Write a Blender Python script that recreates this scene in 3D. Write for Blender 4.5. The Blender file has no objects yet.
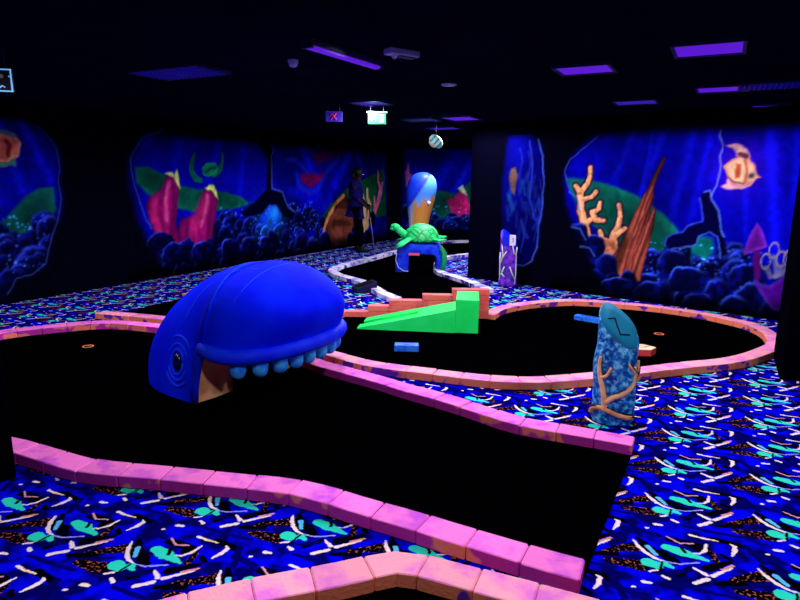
import bpy, bmesh, math, random
import numpy as np
from mathutils import Vector, Matrix
R = math.radians
SC = bpy.context.scene
COL = SC.collection
random.seed(4)

# ------------------------------------------------------------------ camera
H = 1.5            # eye height
CEIL = 2.35
cam_d = bpy.data.cameras.new('camera'); cam = bpy.data.objects.new('camera', cam_d); COL.objects.link(cam)
cam_d.sensor_width = 36; cam_d.lens = 27; cam_d.clip_start = .05
CM = Matrix.Rotation(math.pi/2 - math.atan(120/600), 4, 'X') @ Matrix.Rotation(R(.7), 4, 'Z')
cam.matrix_world = Matrix.Translation((0, 0, H)) @ CM
SC.camera = cam
# ------------------------------------------------------------------ world, exposure
w = bpy.data.worlds.new('world'); SC.world = w; w.use_nodes = True
w.node_tree.nodes['Background'].inputs[0].default_value = (.01, .01, .06, 1)
w.node_tree.nodes['Background'].inputs[1].default_value = .3
vs = SC.view_settings
vs.view_transform = 'Standard'; vs.look = 'None'; vs.gamma = 1; vs.use_curve_mapping = False
vs.exposure = 0.0
LIGHT_W = 82.0
LIGHT_COL = (.93, .86, 1.0)

# ------------------------------------------------------------------ measuring helpers
def ray(u, v): return (CM.to_3x3() @ Vector(((u-400)/600, (300-v)/600, -1)))
def G(u, v, z=0.0):
    d = ray(u, v); t = (z-H)/d.z
    return Vector((d.x*t, d.y*t, z))
def atY(u, v, Y):
    d = ray(u, v); t = Y/d.y
    return Vector((d.x*t, Y, H+d.z*t))
def lin(c):
    c = np.asarray(c, float)/255.0
    return np.where(c <= .04045, c/12.92, ((c+.055)/1.055)**2.4)
def L3(c): return tuple(float(x) for x in lin(c))
def L4(c): return L3(c)+(1.0,)

# ------------------------------------------------------------------ materials
def newmat(name):
    m = bpy.data.materials.new(name); m.use_nodes = True
    return m, m.node_tree.nodes, m.node_tree.links, m.node_tree.nodes['Principled BSDF']
def pbr(name, c, rough=.6, spec=.2, c2=None, scale=8.0, bump=0.0, bscale=30., emit=None, es=0.0, metal=0.0):
    m, N, K, P = newmat(name)
    P.inputs['Base Color'].default_value = L4(c)
    P.inputs['Roughness'].default_value = rough
    P.inputs['Specular IOR Level'].default_value = spec
    P.inputs['Metallic'].default_value = metal
    if c2 is not None:
        t = N.new('ShaderNodeTexCoord'); n = N.new('ShaderNodeTexNoise'); n.inputs['Scale'].default_value = scale
        n.inputs['Detail'].default_value = 3
        r = N.new('ShaderNodeValToRGB'); r.color_ramp.elements[0].position = .38; r.color_ramp.elements[1].position = .62
        r.color_ramp.elements[0].color = L4(c); r.color_ramp.elements[1].color = L4(c2)
        K.new(t.outputs['Object'], n.inputs['Vector']); K.new(n.outputs['Fac'], r.inputs[0]); K.new(r.outputs[0], P.inputs['Base Color'])
    if bump:
        t = N.new('ShaderNodeTexCoord'); n = N.new('ShaderNodeTexNoise'); n.inputs['Scale'].default_value = bscale
        b = N.new('ShaderNodeBump'); b.inputs['Strength'].default_value = bump; b.inputs['Distance'].default_value = .02
        K.new(t.outputs['Object'], n.inputs['Vector']); K.new(n.outputs['Fac'], b.inputs['Height']); K.new(b.outputs[0], P.inputs['Normal'])
    if emit is not None:
        P.inputs['Emission Color'].default_value = L4(emit); P.inputs['Emission Strength'].default_value = es
    return m
def paintmat(name, rough=.7, spec=.1, bump=0.0):
    m, N, K, P = newmat(name)
    a = N.new('ShaderNodeVertexColor'); a.layer_name = 'paint'
    K.new(a.outputs['Color'], P.inputs['Base Color'])
    P.inputs['Roughness'].default_value = rough; P.inputs['Specular IOR Level'].default_value = spec
    if bump:
        n = N.new('ShaderNodeTexNoise'); n.inputs['Scale'].default_value = 22
        b = N.new('ShaderNodeBump'); b.inputs['Strength'].default_value = bump; b.inputs['Distance'].default_value = .02
        K.new(n.outputs['Fac'], b.inputs['Height']); K.new(b.outputs[0], P.inputs['Normal'])
    return m
def brickmat(name, top, blotch, patch, side=None):
    """painted brick: base colour, soft blotches of a second colour, ragged bare patches low on the faces, slight change brick to brick"""
    m, N, K, P = newmat(name)
    t = N.new('ShaderNodeTexCoord')
    n1 = N.new('ShaderNodeTexNoise'); n1.inputs['Scale'].default_value = 7; n1.inputs['Detail'].default_value = 4
    K.new(t.outputs['Object'], n1.inputs['Vector'])
    r1 = N.new('ShaderNodeValToRGB'); r1.color_ramp.elements[0].position = .47; r1.color_ramp.elements[1].position = .66
    r1.color_ramp.elements[0].color = L4(top); r1.color_ramp.elements[1].color = L4(blotch)
    K.new(n1.outputs['Fac'], r1.inputs[0])
    n2 = N.new('ShaderNodeTexNoise'); n2.inputs['Scale'].default_value = 5.0
    mp = N.new('ShaderNodeVectorMath'); mp.operation = 'ADD'; mp.inputs[1].default_value = (7.3, 2.1, 5.5)
    K.new(t.outputs['Object'], mp.inputs[0]); K.new(mp.outputs[0], n2.inputs['Vector'])
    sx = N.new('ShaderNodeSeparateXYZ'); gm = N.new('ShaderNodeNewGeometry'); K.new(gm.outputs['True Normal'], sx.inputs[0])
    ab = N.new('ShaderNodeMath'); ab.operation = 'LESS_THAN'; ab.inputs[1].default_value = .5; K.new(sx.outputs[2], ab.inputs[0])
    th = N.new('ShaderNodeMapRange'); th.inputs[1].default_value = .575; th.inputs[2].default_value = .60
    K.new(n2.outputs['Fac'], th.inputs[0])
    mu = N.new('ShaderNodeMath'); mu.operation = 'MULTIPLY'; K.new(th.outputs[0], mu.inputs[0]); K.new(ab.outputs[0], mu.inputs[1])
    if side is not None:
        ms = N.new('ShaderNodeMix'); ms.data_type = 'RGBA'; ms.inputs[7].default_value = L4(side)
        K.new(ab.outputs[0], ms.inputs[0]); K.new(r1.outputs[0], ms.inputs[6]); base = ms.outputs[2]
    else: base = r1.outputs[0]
    mx = N.new('ShaderNodeMix'); mx.data_type = 'RGBA'; mx.inputs[7].default_value = L4(patch)
    K.new(mu.outputs[0], mx.inputs[0]); K.new(base, mx.inputs[6])
    hs = N.new('ShaderNodeHueSaturation'); mr = N.new('ShaderNodeMapRange'); mr.inputs[3].default_value = .88; mr.inputs[4].default_value = 1.08
    K.new(gm.outputs['Random Per Island'], mr.inputs[0]); K.new(mr.outputs[0], hs.inputs['Value']); K.new(mx.outputs[2], hs.inputs['Color'])
    K.new(hs.outputs[0], P.inputs['Base Color'])
    n3 = N.new('ShaderNodeTexNoise'); n3.inputs['Scale'].default_value = 60; K.new(t.outputs['Object'], n3.inputs['Vector'])
    b = N.new('ShaderNodeBump'); b.inputs['Strength'].default_value = .25; b.inputs['Distance'].default_value = .01
    K.new(n3.outputs['Fac'], b.inputs['Height']); K.new(b.outputs[0], P.inputs['Normal'])
    P.inputs['Roughness'].default_value = .75; P.inputs['Specular IOR Level'].default_value = .1
    return m

M = {}
M['felt'] = pbr('black felt', (1, 1, 2), .95, .0)
M['ceil'] = pbr('black ceiling', (13, 13, 34), .95, .0, c2=(10, 10, 28), scale=3)
M['wall'] = pbr('black wall', (3, 3, 17), .95, .0)
M['pillar'] = pbr('black pillar paint', (2, 2, 8), .95, .0)
M['pink'] = brickmat('magenta painted brick', (255, 126, 214), (204, 80, 216), (236, 126, 110), side=(186, 46, 160))  # side: purple paint, with part of the upright faces' shade in the colour
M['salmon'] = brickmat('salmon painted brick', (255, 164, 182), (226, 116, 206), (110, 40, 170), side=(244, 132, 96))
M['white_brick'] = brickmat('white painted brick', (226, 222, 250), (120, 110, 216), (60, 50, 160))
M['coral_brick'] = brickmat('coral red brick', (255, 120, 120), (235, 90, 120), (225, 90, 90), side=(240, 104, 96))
M['green'] = pbr('green ramp paint', (20, 232, 92), .6, .1, c2=(30, 240, 110), scale=5)
M['green_top'] = pbr('light green ramp paint', (60, 245, 140), .6, .1)
M['whale'] = pbr('blue whale paint', (0, 30, 246), .8, .03, c2=(0, 14, 236), scale=3.2, bump=.25, bscale=9)
M['whale_lip'] = pbr('blue lip paint', (6, 52, 250), .6, .1, c2=(2, 28, 246), scale=6)
M['tooth'] = pbr('pale blue tooth paint', (66, 176, 255), .5, .1, c2=(30, 120, 252), scale=14)
M['mouth'] = pbr('orange mouth paint', (255, 206, 150), .6, .1, c2=(255, 172, 116), scale=6)
M['eye_dark'] = pbr('dark eye paint', (2, 2, 60), .25, .5)
M['crease'] = pbr('light blue crease paint', (10, 56, 250), .7, .05)
M['cream'] = pbr('cream paint', (255, 214, 176), .6, .1)
M['red_side'] = pbr('red paint', (226, 74, 74), .6, .1)
M['black'] = pbr('black paint', (4, 4, 8), .6, .1)
M['blue_block'] = pbr('bright blue block paint', (24, 96, 250), .5, .2, c2=(50, 140, 252), scale=20)
M['navy'] = pbr('navy paint', (5, 20, 130), .5, .2)
M['uv_lens'] = pbr('violet lamp lens', (10, 3, 40), .5, .1, emit=(92, 24, 214), es=.9)
M['uv_dim'] = pbr('dim violet lamp lens', (8, 3, 40), .5, .1, emit=(48, 24, 150), es=1.15)
M['uv_grey'] = pbr('dim grey lamp lens', (20, 20, 50), .5, .1, emit=(34, 32, 84), es=.8)
M['frame'] = pbr('lamp frame metal', (44, 38, 84), .5, .3)
M['louvre'] = pbr('louvre metal', (70, 60, 190), .3, .5)
M['greywhite'] = pbr('grey plastic', (250, 250, 250), .6, .2)
M['fixture'] = pbr('lilac plastic', (220, 210, 245), .5, .3)

# ------------------------------------------------------------------ object helpers
def tag(o, label=None, cat=None, group=None, kind=None):
    if label: o['label'] = label
    if cat: o['category'] = cat
    if group: o['group'] = group
    if kind: o['kind'] = kind
    return o
def empty(name, loc=(0, 0, 0), rz=0.0):
    o = bpy.data.objects.new(name, None); COL.objects.link(o); o.location = loc; o.rotation_euler = (0, 0, rz); o.empty_display_size = .1
    return o
class MB:
    def __init__(s): s.v = []; s.f = []
    def add(s, vs, fs):
        n = len(s.v); s.v += [tuple(p) for p in vs]; s.f += [tuple(i+n for i in f) for f in fs]; return s
    def box(s, c, d, rz=0.0, rx=0.0, ry=0.0):
        m = Matrix.Translation(c) @ Matrix.Rotation(rz, 4, 'Z') @ Matrix.Rotation(ry, 4, 'Y') @ Matrix.Rotation(rx, 4, 'X')
        P = [m @ Vector((x*d[0]/2, y*d[1]/2, z*d[2]/2)) for x in (-1, 1) for y in (-1, 1) for z in (-1, 1)]
        return s.add(P, [(0, 1, 3, 2), (4, 6, 7, 5), (0, 4, 5, 1), (2, 3, 7, 6), (0, 2, 6, 4), (1, 5, 7, 3)])
    def prism(s, pts, z0, z1):
        n = len(pts)
        P = [(p[0], p[1], z0) for p in pts]+[(p[0], p[1], z1) for p in pts]
        a = sum(pts[i][0]*pts[(i+1) % n][1]-pts[(i+1) % n][0]*pts[i][1] for i in range(n))
        up = list(range(n, 2*n)); dn = list(range(n))[::-1]
        F = [tuple(up), tuple(dn)]+[(i, (i+1) % n, n+(i+1) % n, n+i) for i in range(n)]
        if a < 0: F = [f[::-1] for f in F]
        return s.add(P, F)
    def tube(s, pts, rad, n=8, flat=1.0, cap=True):
        pts = [Vector(p) for p in pts]; k = len(pts)
        if not hasattr(rad, '__len__'): rad = [rad]*k
        P = []; F = []; prev = None
        for i, p in enumerate(pts):
            t = (pts[min(i+1, k-1)]-pts[max(i-1, 0)]).normalized()
            if prev is None:
                a = Vector((0, 0, 1)) if abs(t.z) < .9 else Vector((1, 0, 0))
                nx = t.cross(a).normalized()
            else: nx = (prev-t*prev.dot(t)).normalized()
            prev = nx; ny = t.cross(nx)
            for j in range(n):
                q = 2*math.pi*j/n
                P.append(p+nx*math.cos(q)*rad[i]+ny*math.sin(q)*rad[i]*flat)
        for i in range(k-1):
            for j in range(n):
                F.append((i*n+j, i*n+(j+1) % n, (i+1)*n+(j+1) % n, (i+1)*n+j))
        if cap: F += [tuple(range(n))[::-1], tuple(range((k-1)*n, k*n))]
        return s.add(P, F)
    def ball(s, c, r, nu=16, nv=10, rot=None, zmin=-1.0):
        if not hasattr(r, '__len__'): r = (r, r, r)
        P = []; F = []
        for i in range(nv+1):
            ph = -math.pi/2+math.pi*i/nv
            for j in range(nu):
                q = 2*math.pi*j/nu
                p = Vector((math.cos(ph)*math.cos(q)*r[0], math.cos(ph)*math.sin(q)*r[1], max(zmin, math.sin(ph))*r[2]))
                if rot is not None: p = rot @ p
                P.append(Vector(c)+p)
        for i in range(nv):
            for j in range(nu): F.append((i*nu+j, i*nu+(j+1) % nu, (i+1)*nu+(j+1) % nu, (i+1)*nu+j))
        return s.add(P, F)
    def lathe(s, prof, c=(0, 0, 0), n=24, sy=1.0):
        P = []; F = []; k = len(prof)
        for r, z in prof:
            for j in range(n):
                q = 2*math.pi*j/n; P.append((c[0]+r*math.cos(q), c[1]+r*sy*math.sin(q), c[2]+z))
        for i in range(k-1):
            for j in range(n): F.append((i*n+j, i*n+(j+1) % n, (i+1)*n+(j+1) % n, (i+1)*n+j))
        F += [tuple(range(n))[::-1], tuple(range((k-1)*n, k*n))]
        return s.add(P, F)
    def grid(s, rows, closeu=False):
        n = len(rows[0]); P = [p for r in rows for p in r]; F = []
        for i in range(len(rows)-1):
            for j in range(n if closeu else n-1):
                F.append((i*n+j, i*n+(j+1) % n, (i+1)*n+(j+1) % n, (i+1)*n+j))
        return s.add(P, F)
    def build(s, name, mat, parent=None, smooth=False, bevel=0.0, sub=0):
        me = bpy.data.meshes.new(name); me.from_pydata(s.v, [], s.f); me.update()
        bm = bmesh.new(); bm.from_mesh(me); bmesh.ops.remove_doubles(bm, verts=bm.verts, dist=1e-5)
        bmesh.ops.recalc_face_normals(bm, faces=bm.faces); bm.to_mesh(me); bm.free()
        if smooth:
            for p in me.polygons: p.use_smooth = True
        o = bpy.data.objects.new(name, me); COL.objects.link(o); me.materials.append(mat)
        if parent: o.parent = parent
        if bevel:
            b = o.modifiers.new('bevel', 'BEVEL'); b.width = bevel; b.segments = 2; b.limit_method = 'ANGLE'; b.angle_limit = R(40)
        if sub:
            b = o.modifiers.new('subdivision', 'SUBSURF'); b.levels = sub; b.render_levels = sub
        return o

# ------------------------------------------------------------------ numpy noise
_rng = np.random.RandomState(3); _perm = _rng.rand(256, 256)
def vnoise(x, y):
    xi = np.floor(x).astype(int); yi = np.floor(y).astype(int); fx = x-xi; fy = y-yi
    fx = fx*fx*(3-2*fx); fy = fy*fy*(3-2*fy)
    g = lambda a, b: _perm[a % 256, b % 256]
    return (g(xi, yi)*(1-fx)+g(xi+1, yi)*fx)*(1-fy)+(g(xi, yi+1)*(1-fx)+g(xi+1, yi+1)*fx)*fy
def fbm(x, y, o=4):
    a = 0; s = .5
    for i in range(o): a = a+s*vnoise(x, y); x = x*2.03+17; y = y*2.03+9; s *= .5
    return a/(1-.5**o)
def sst(a, b, x):
    t = np.clip((x-a)/(b-a), 0, 1); return t*t*(3-2*t)

# ------------------------------------------------------------------ walls
class Wall:
    def __init__(s, a, b):
        s.a = Vector((a.x, a.y, 0)); s.b = Vector((b.x, b.y, 0)); s.d = (s.b-s.a).normalized(); s.len = (s.b-s.a).length
        n = Vector((-s.d.y, s.d.x, 0)); s.n = n if n.dot(-s.a) > 0 else -n     # faces the camera
    def W(s, u, v):
        d = ray(u, v); o = Vector((0, 0, H)); t = (s.a-o).dot(s.n)/d.dot(s.n); p = o+d*t
        return ((p-s.a).dot(s.d), p.z)
    def pt(s, q, z, off=0.0): return s.a+s.d*q+s.n*off+Vector((0, 0, z))
lw = Wall(G(0, 305), G(387, 240.5))
rw = Wall(G(530, 286), G(780, 321))
def along(w, q): return w.a+w.d*q
lc = along(lw, lw.len)                       # far corner at the end of the left wall
re_ = along(rw, rw.W(472, 277)[0])           # where the right wall ends
bw = Wall(lc, Vector((lc.x+4.2, lc.y-.25, 0)))
ll = along(lw, -9.5); rr = along(rw, 8.0)
def wallmesh(name, p, q, th=.12):
    p = Vector((p.x, p.y, 0)); q = Vector((q.x, q.y, 0)); d = (q-p).normalized(); n = Vector((-d.y, d.x, 0))
    if n.dot(-p) > 0: n = -n
    o = MB().prism([p, q, q+n*th, p+n*th], 0, CEIL).build(name, M['wall']); return tag(o, kind='structure')
wallmesh('wall_left', ll, lc)
wallmesh('wall_back', lc, bw.b)
wallmesh('wall_right', re_, rr)
wallmesh('wall_return', bw.b, Vector((re_.x+1.6, re_.y+.9, 0)))
wallmesh('wall_end', re_, Vector((re_.x+1.6, re_.y+.9, 0)))
fl = [(ll.x-.1, ll.y), (lc.x-.3, lc.y+.4), (bw.b.x+.3, bw.b.y+.2), (rr.x+.2, rr.y+3.0), (rr.x, rr.y-2.0), (3, -3.2), (-9, -3.2)]
wallmesh('wall_rear', Vector((ll.x, ll.y, 0)), Vector((-6.5, -3.1, 0)))
wallmesh('wall_behind', Vector((-6.5, -3.1, 0)), Vector((rr.x, -3.1, 0)))
wallmesh('wall_side', Vector((rr.x, -3.1, 0)), Vector((rr.x, rr.y, 0)))
FB = [(-11.5, -3.3), (8.8, -3.3), (8.8, 17), (-11.5, 17)]
tag(MB().prism(FB, CEIL, CEIL+.1).build('ceiling', M['ceil']), kind='structure')

# ------------------------------------------------------------------ carpet (node pattern laid out in its own repeat)
def carpet_material():
    m, N, K, P = newmat('fluorescent carpet')
    P.inputs['Roughness'].default_value = .95; P.inputs['Specular IOR Level'].default_value = .0
    def cp(x, y): return G(650+x/6.154, 440+y/6.154)
    O = cp(30, 105)
    e1 = Vector((.4255, -.1848)); e2 = Vector((.2106, .3975))
    Mi = Matrix(((e1.x, e2.x), (e1.y, e2.y))).inverted()
    def L(x, y):
        p = cp(x, y)-O; q = Mi @ Vector((p.x, p.y)); return q
    S = .456
    geo = N.new('ShaderNodeNewGeometry')
    def vm(op, a, b=None, c=None):
        n = N.new('ShaderNodeVectorMath'); n.operation = op
        for i, x in enumerate((a, b, c)):
            if x is None: continue
            if isinstance(x, (tuple, list, Vector)): n.inputs[i].default_value = tuple(x)
            else: K.new(x, n.inputs[i])
        return n.outputs['Value'] if op in ('DOT_PRODUCT', 'LENGTH', 'DISTANCE') else n.outputs[0]
    def mt(op, a, b=None, c=None, clamp=False):
        n = N.new('ShaderNodeMath'); n.operation = op; n.use_clamp = clamp
        for i, x in enumerate((a, b, c)):
            if x is None: continue
            if isinstance(x, (int, float)): n.inputs[i].default_value = x
            else: K.new(x, n.inputs[i])
        return n.outputs[0]
    pos = vm('SUBTRACT', geo.outputs['Position'], (O.x, O.y, 0))
    nz = N.new('ShaderNodeTexNoise'); nz.inputs['Scale'].default_value = 60; nz.inputs['Detail'].default_value = 2
    K.new(geo.outputs['Position'], nz.inputs['Vector'])
    jit = vm('SCALE', vm('SUBTRACT', nz.outputs['Color'], (.5, .5, .5))); jit.node.inputs['Scale'].default_value = .013
    pos = vm('ADD', pos, jit)
    cb = N.new('ShaderNodeCombineXYZ')
    K.new(vm('DOT_PRODUCT', pos, (Mi[0][0], Mi[0][1], 0)), cb.inputs[0]); K.new(vm('DOT_PRODUCT', pos, (Mi[1][0], Mi[1][1], 0)), cb.inputs[1])
    lat = cb.outputs[0]
    n2 = N.new('ShaderNodeTexNoise'); n2.inputs['Scale'].default_value = 9; K.new(geo.outputs['Position'], n2.inputs['Vector'])
    rp = N.new('ShaderNodeValToRGB'); rp.color_ramp.elements[0].position = .43; rp.color_ramp.elements[1].position = .58
    rp.color_ramp.elements[0].color = L4((2, 1, 86)); rp.color_ramp.elements[1].color = L4((3, 2, 226))
    K.new(n2.outputs['Fac'], rp.inputs[0]); col = rp.outputs[0]
    n3 = N.new('ShaderNodeTexNoise'); n3.inputs['Scale'].default_value = 75; n3.inputs['Detail'].default_value = 1
    K.new(geo.outputs['Position'], n3.inputs['Vector'])
    speck = mt('MULTIPLY', mt('SUBTRACT', n3.outputs['Fac'], .57), 18, clamp=True)
    sk = N.new('ShaderNodeMix'); sk.data_type = 'RGBA'; sk.inputs[6].default_value = L4((2, 1, 8)); sk.inputs[7].default_value = L4((150, 78, 56)); K.new(speck, sk.inputs[0])
    WH = (240, 222, 220); BK = (3, 2, 14); PKC = (222, 150, 180)
    def cap(p0, p1, r0, color, r1=None):
        nonlocal col
        if r1 is None: r1 = r0
        a = L(*p0); b = L(*p1); c = (a+b)/2; ba = b-a
        wr = vm('WRAP', vm('SUBTRACT', lat, (c.x, c.y, 0)), (.5, .5, .5), (-.5, -.5, -.5))
        pa = vm('ADD', wr, (ba.x/2, ba.y/2, 0))
        h = mt('MULTIPLY', vm('DOT_PRODUCT', pa, (ba.x, ba.y, 0)), 1/max(ba.length_squared, 1e-6), clamp=True)
        sc = vm('SCALE', (ba.x, ba.y, 0)); K.new(h, sc.node.inputs['Scale'])
        d = vm('DISTANCE', pa, sc)
        w_ = .72 if color in (WH, PKC) else (1.12 if color == BK else 1.0)
        rad = mt('MULTIPLY_ADD', h, (r1-r0)*w_/S, r0*w_/S)
        k = mt('MULTIPLY_ADD', mt('SUBTRACT', rad, d), 90, .5, clamp=True)
        mx = N.new('ShaderNodeMix'); mx.data_type = 'RGBA'; K.new(k, mx.inputs[0]); K.new(col, mx.inputs[6])
        if isinstance(color, tuple): mx.inputs[7].default_value = L4(color)
        else: K.new(color, mx.inputs[7])
        col = mx.outputs[2]
    def poly(pts, rs, color):
        for i in range(len(pts)-1):
            r = rs if not hasattr(rs, '__len__') else rs[i]; r1 = rs if not hasattr(rs, '__len__') else rs[i+1]
            cap(pts[i], pts[i+1], r, color, r1)
    NV = (3, 2, 84); TE = (44, 222, 186); SP = sk.outputs[2]
    for a_, b_, r_ in (((20, 60), (150, 90), .016), ((345, 70), (560, 100), .010), ((240, 262), (400, 290), .010)):
        cap(a_, b_, r_, (3, 2, 100))
    cap((300, 205), (250, 232), .012, BK); cap((425, 262), (540, 262), .012, BK, .02); cap((330, 140), (372, 138), .016, BK); cap((445, 160), (485, 176), .010, BK)
    cap((490, 250), (640, 235), .012, SP, .034); cap((530, 288), (690, 312), .022, SP, .036)
    cap((500, 276), (660, 272), .008, NV)
    cap((410, 103), (560, 134), .016, BK); cap((200, 104), (335, 128), .020, BK); cap((165, 152), (228, 184), .022, BK)
    cap((385, 208), (480, 186), .022, BK, .010); cap((50, 98), (130, 150), .010, BK, .024); cap((395, 150), (420, 182), .014, SP)
    cap((215, 222), (300, 214), .012, NV); cap((560, 130), (640, 190), .014, NV)
    cap((98, 128), (140, 158), .011, (90, 190, 240), .008)
    poly([(30, 105), (56, 128), (92, 151), (132, 169), (178, 182)], [.005, .011, .012, .010, .007], WH)
    poly([(178, 182), (250, 192), (340, 187)], .004, (150, 150, 255))
    cap((108, 186), (146, 196), .030, TE, .024); cap((180, 190), (216, 203), .018, TE, .009)
    cap((170, 184), (164, 212), .005, BK); cap((115, 216), (148, 212), .007, WH)
    cap((188, 132), (262, 150), .022, TE, .030); cap((262, 150), (382, 180), .028, TE, .008)
    cap((255, 132), (275, 150), .007, BK)
    poly([(188, 94), (250, 118), (312, 119)], .0055, (222, 150, 180))
    poly([(374, 122), (370, 145), (345, 156), (316, 154)], [.006, .010, .006, .004], WH)
    cap((298, 88), (350, 99), .011, WH, .007); cap((350, 99), (428, 111), .006, (255, 220, 170), .003)
    poly([(488, 123), (508, 131), (509, 148), (496, 164)], [.005, .012, .013, .005], WH)
    cap((318, 206), (376, 230), .007, WH, .014); cap((325, 259), (383, 245), .013, WH, .014); cap((405, 234), (495, 208), .013, WH, .006)
    cap((450, 212), (500, 200), .006, (222, 140, 120))
    cap((88, 253), (122, 257), .014, WH, .009); cap((176, 233), (203, 243), .009, WH, .012); cap((40, 270), (46, 270), .009, WH)
    K.new(col, P.inputs['Base Color'])
    return m
tag(MB().prism(FB, -.05, 0).build('floor', carpet_material()), kind='structure')

# ------------------------------------------------------------------ painting on walls
class Canvas:
    def __init__(s, wall, s0, s1, z0, z1, res):
        s.w = wall; s.nx = int((s1-s0)/res)+1; s.nz = int((z1-z0)/res)+1
        xs = np.linspace(s0, s1, s.nx); zs = np.linspace(z0, z1, s.nz)
        s.X, s.Z = np.meshgrid(xs, zs); s.C = np.zeros((s.nz, s.nx, 3)); s.C[:] = (3, 3, 17); s.s0, s.s1, s.z0, s.z1 = s0, s1, z0, z1
        s.wx = s.X+.03*(fbm(s.X*9, s.Z*9)-.5); s.wz = s.Z+.03*(fbm(s.X*9+40, s.Z*9)-.5)
    def P(s, pts): return [s.w.W(*p) for p in pts]
    def over(s, a, c):
        a = np.clip(a, 0, 1)[..., None]
        c = np.asarray(c, float)
        s.C = s.C*(1-a)+c*a
    def add(s, a, c): s.C = s.C+np.clip(a, 0, 1)[..., None]*np.asarray(c, float)
    def seg(s, p, q):
        dx, dz = q[0]-p[0], q[1]-p[1]; l = dx*dx+dz*dz+1e-9
        h = np.clip(((s.wx-p[0])*dx+(s.wz-p[1])*dz)/l, 0, 1)
        return np.hypot(s.wx-p[0]-h*dx, s.wz-p[1]-h*dz), h
    def sd(s, pts):
        inside = np.zeros(s.X.shape, bool); d = np.full(s.X.shape, 9.0); n = len(pts)
        for i in range(n):
            p, q = pts[i], pts[(i+1) % n]; dd, _ = s.seg(p, q); d = np.minimum(d, dd)
            if abs(q[1]-p[1]) > 1e-9:
                c = ((p[1] > s.wz) != (q[1] > s.wz)) & (s.wx < (q[0]-p[0])*(s.wz-p[1])/(q[1]-p[1])+p[0]); inside ^= c
        return np.where(inside, -d, d)
    def poly(s, px, c, soft=.02, edge=None, ew=.05, streak=None, lit=None, a=1.0):
        pts = s.P(px); d = s.sd(pts); m = sst(soft, -soft, d)*a
        col = np.empty(s.C.shape); col[:] = c
        if edge is not None:
            e = np.exp(-np.clip(-d, 0, 9)/ew)[..., None]; col = col*(1-e)+np.asarray(edge, float)*e
        if streak is not None:
            (p, q) = s.P(streak[0]); dx, dz = q[0]-p[0], q[1]-p[1]; l = math.hypot(dx, dz)
            t = ((s.X-p[0])*-dz+(s.Z-p[1])*dx)/l; g = ((s.X-p[0])*dx+(s.Z-p[1])*dz)/l
            k = sst(.35, .65, vnoise(t*streak[1], g*1.5+5))[..., None]; col = col*(1-k*streak[2])
        if lit is not None:
            k = fbm(s.X*lit, s.Z*lit)[..., None]; col = col*(.55+.9*k)
        s.over(m, col); return d
    def line(s, px, r, c, soft=.012, a=1.0, raw=False):
        pts = px if raw else s.P(px); n = len(pts)
        rs = r if hasattr(r, '__len__') else [r]*n
        m = np.zeros(s.X.shape)
        for i in range(n-1):
            d, h = s.seg(pts[i], pts[i+1]); rr_ = rs[i]+(rs[i+1]-rs[i])*h; m = np.maximum(m, sst(soft, -soft*.3, d-rr_))
        s.over(m*a, c)
    def limb(s, px, r, c, dark, hi=None, dk=False):
        if dk: s.line(px, (np.array(r)+.022), dark, .02, .9); return
        s.line(px, r, c)
        if hi is not None: s.line([(x-.6, y-.8) for x, y in px], (np.array(r)*.4) if hasattr(r, '__len__') else r*.4, hi, .02, .7)
    def shaft(s, p, q, r, c, a):
        pts = s.P([p, q]); d, h = s.seg(*pts); s.add(np.exp(-(d/r)**2)*a*(1-.5*h), c)
    def glow(s, px, r, c, a=1.0):
        (p,) = s.P([px]); s.add(np.exp(-((s.X-p[0])**2+(s.Z-p[1])**2)/r**2)*a, c)
    def boulder(s, x, z, rx, rz, fill, rim, k=1.0):
        ux = (s.X-x)/rx; uz = (s.Z-z)/rz
        rho = np.hypot(ux, uz)+.62*(fbm(s.X*3.2/max(rx, .1)*.2+x*9, s.Z*3.2/max(rz, .1)*.2+z*7, 2)-.5)+.30*(fbm(s.X*13+x*5, s.Z*13)-.5)
        m = sst(1.0+.02/rx, 1.0-.02/rx, rho); up = np.clip((uz*.8-ux*.5)/(rho+.01)-.1, 0, 1)
        e = np.exp(-((1-np.clip(rho, 0, 1))/(.022/rx+.02))**2)*up*k*(.25+1.1*vnoise(s.X*6+x, s.Z*6))
        g = np.exp(-((1-np.clip(rho, 0, 1))/.35)**2)*up*.35
        tex = sst(.5, .75, fbm(s.X*11+x*3, s.Z*11, 3))*.35
        soft = .28+g+tex
        col = np.asarray(fill, float)*soft[..., None]+np.asarray(rim, float)*e[..., None]
        s.over(m, col)
    def rocks(s, pts, n, rmin, rmax, seed, fill=(5, 10, 96), rim=(40, 86, 214), top=None):
        """heap of boulders filling the polygon pts, drawn from the back down"""
        P = s.P(pts); rg = random.Random(seed); xs = [p[0] for p in P]; zs = [p[1] for p in P]
        L = []
        while len(L) < n:
            x, z = rg.uniform(min(xs), max(xs)), rg.uniform(min(zs), max(zs)); c = False
            for i in range(len(P)):
                p, q = P[i], P[(i+1) % len(P)]
                if (p[1] > z) != (q[1] > z) and x < (q[0]-p[0])*(z-p[1])/(q[1]-p[1])+p[0]: c = not c
            if c: L.append((z, x, rg.uniform(rmin, rmax), rg.random()))
        for z, x, r, t in sorted(L, reverse=True):
            s.boulder(x, z-r*.6, r*(.8+.5*t), r*(1.1+.4*t), fill, rim, .35+.9*t*t)
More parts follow.
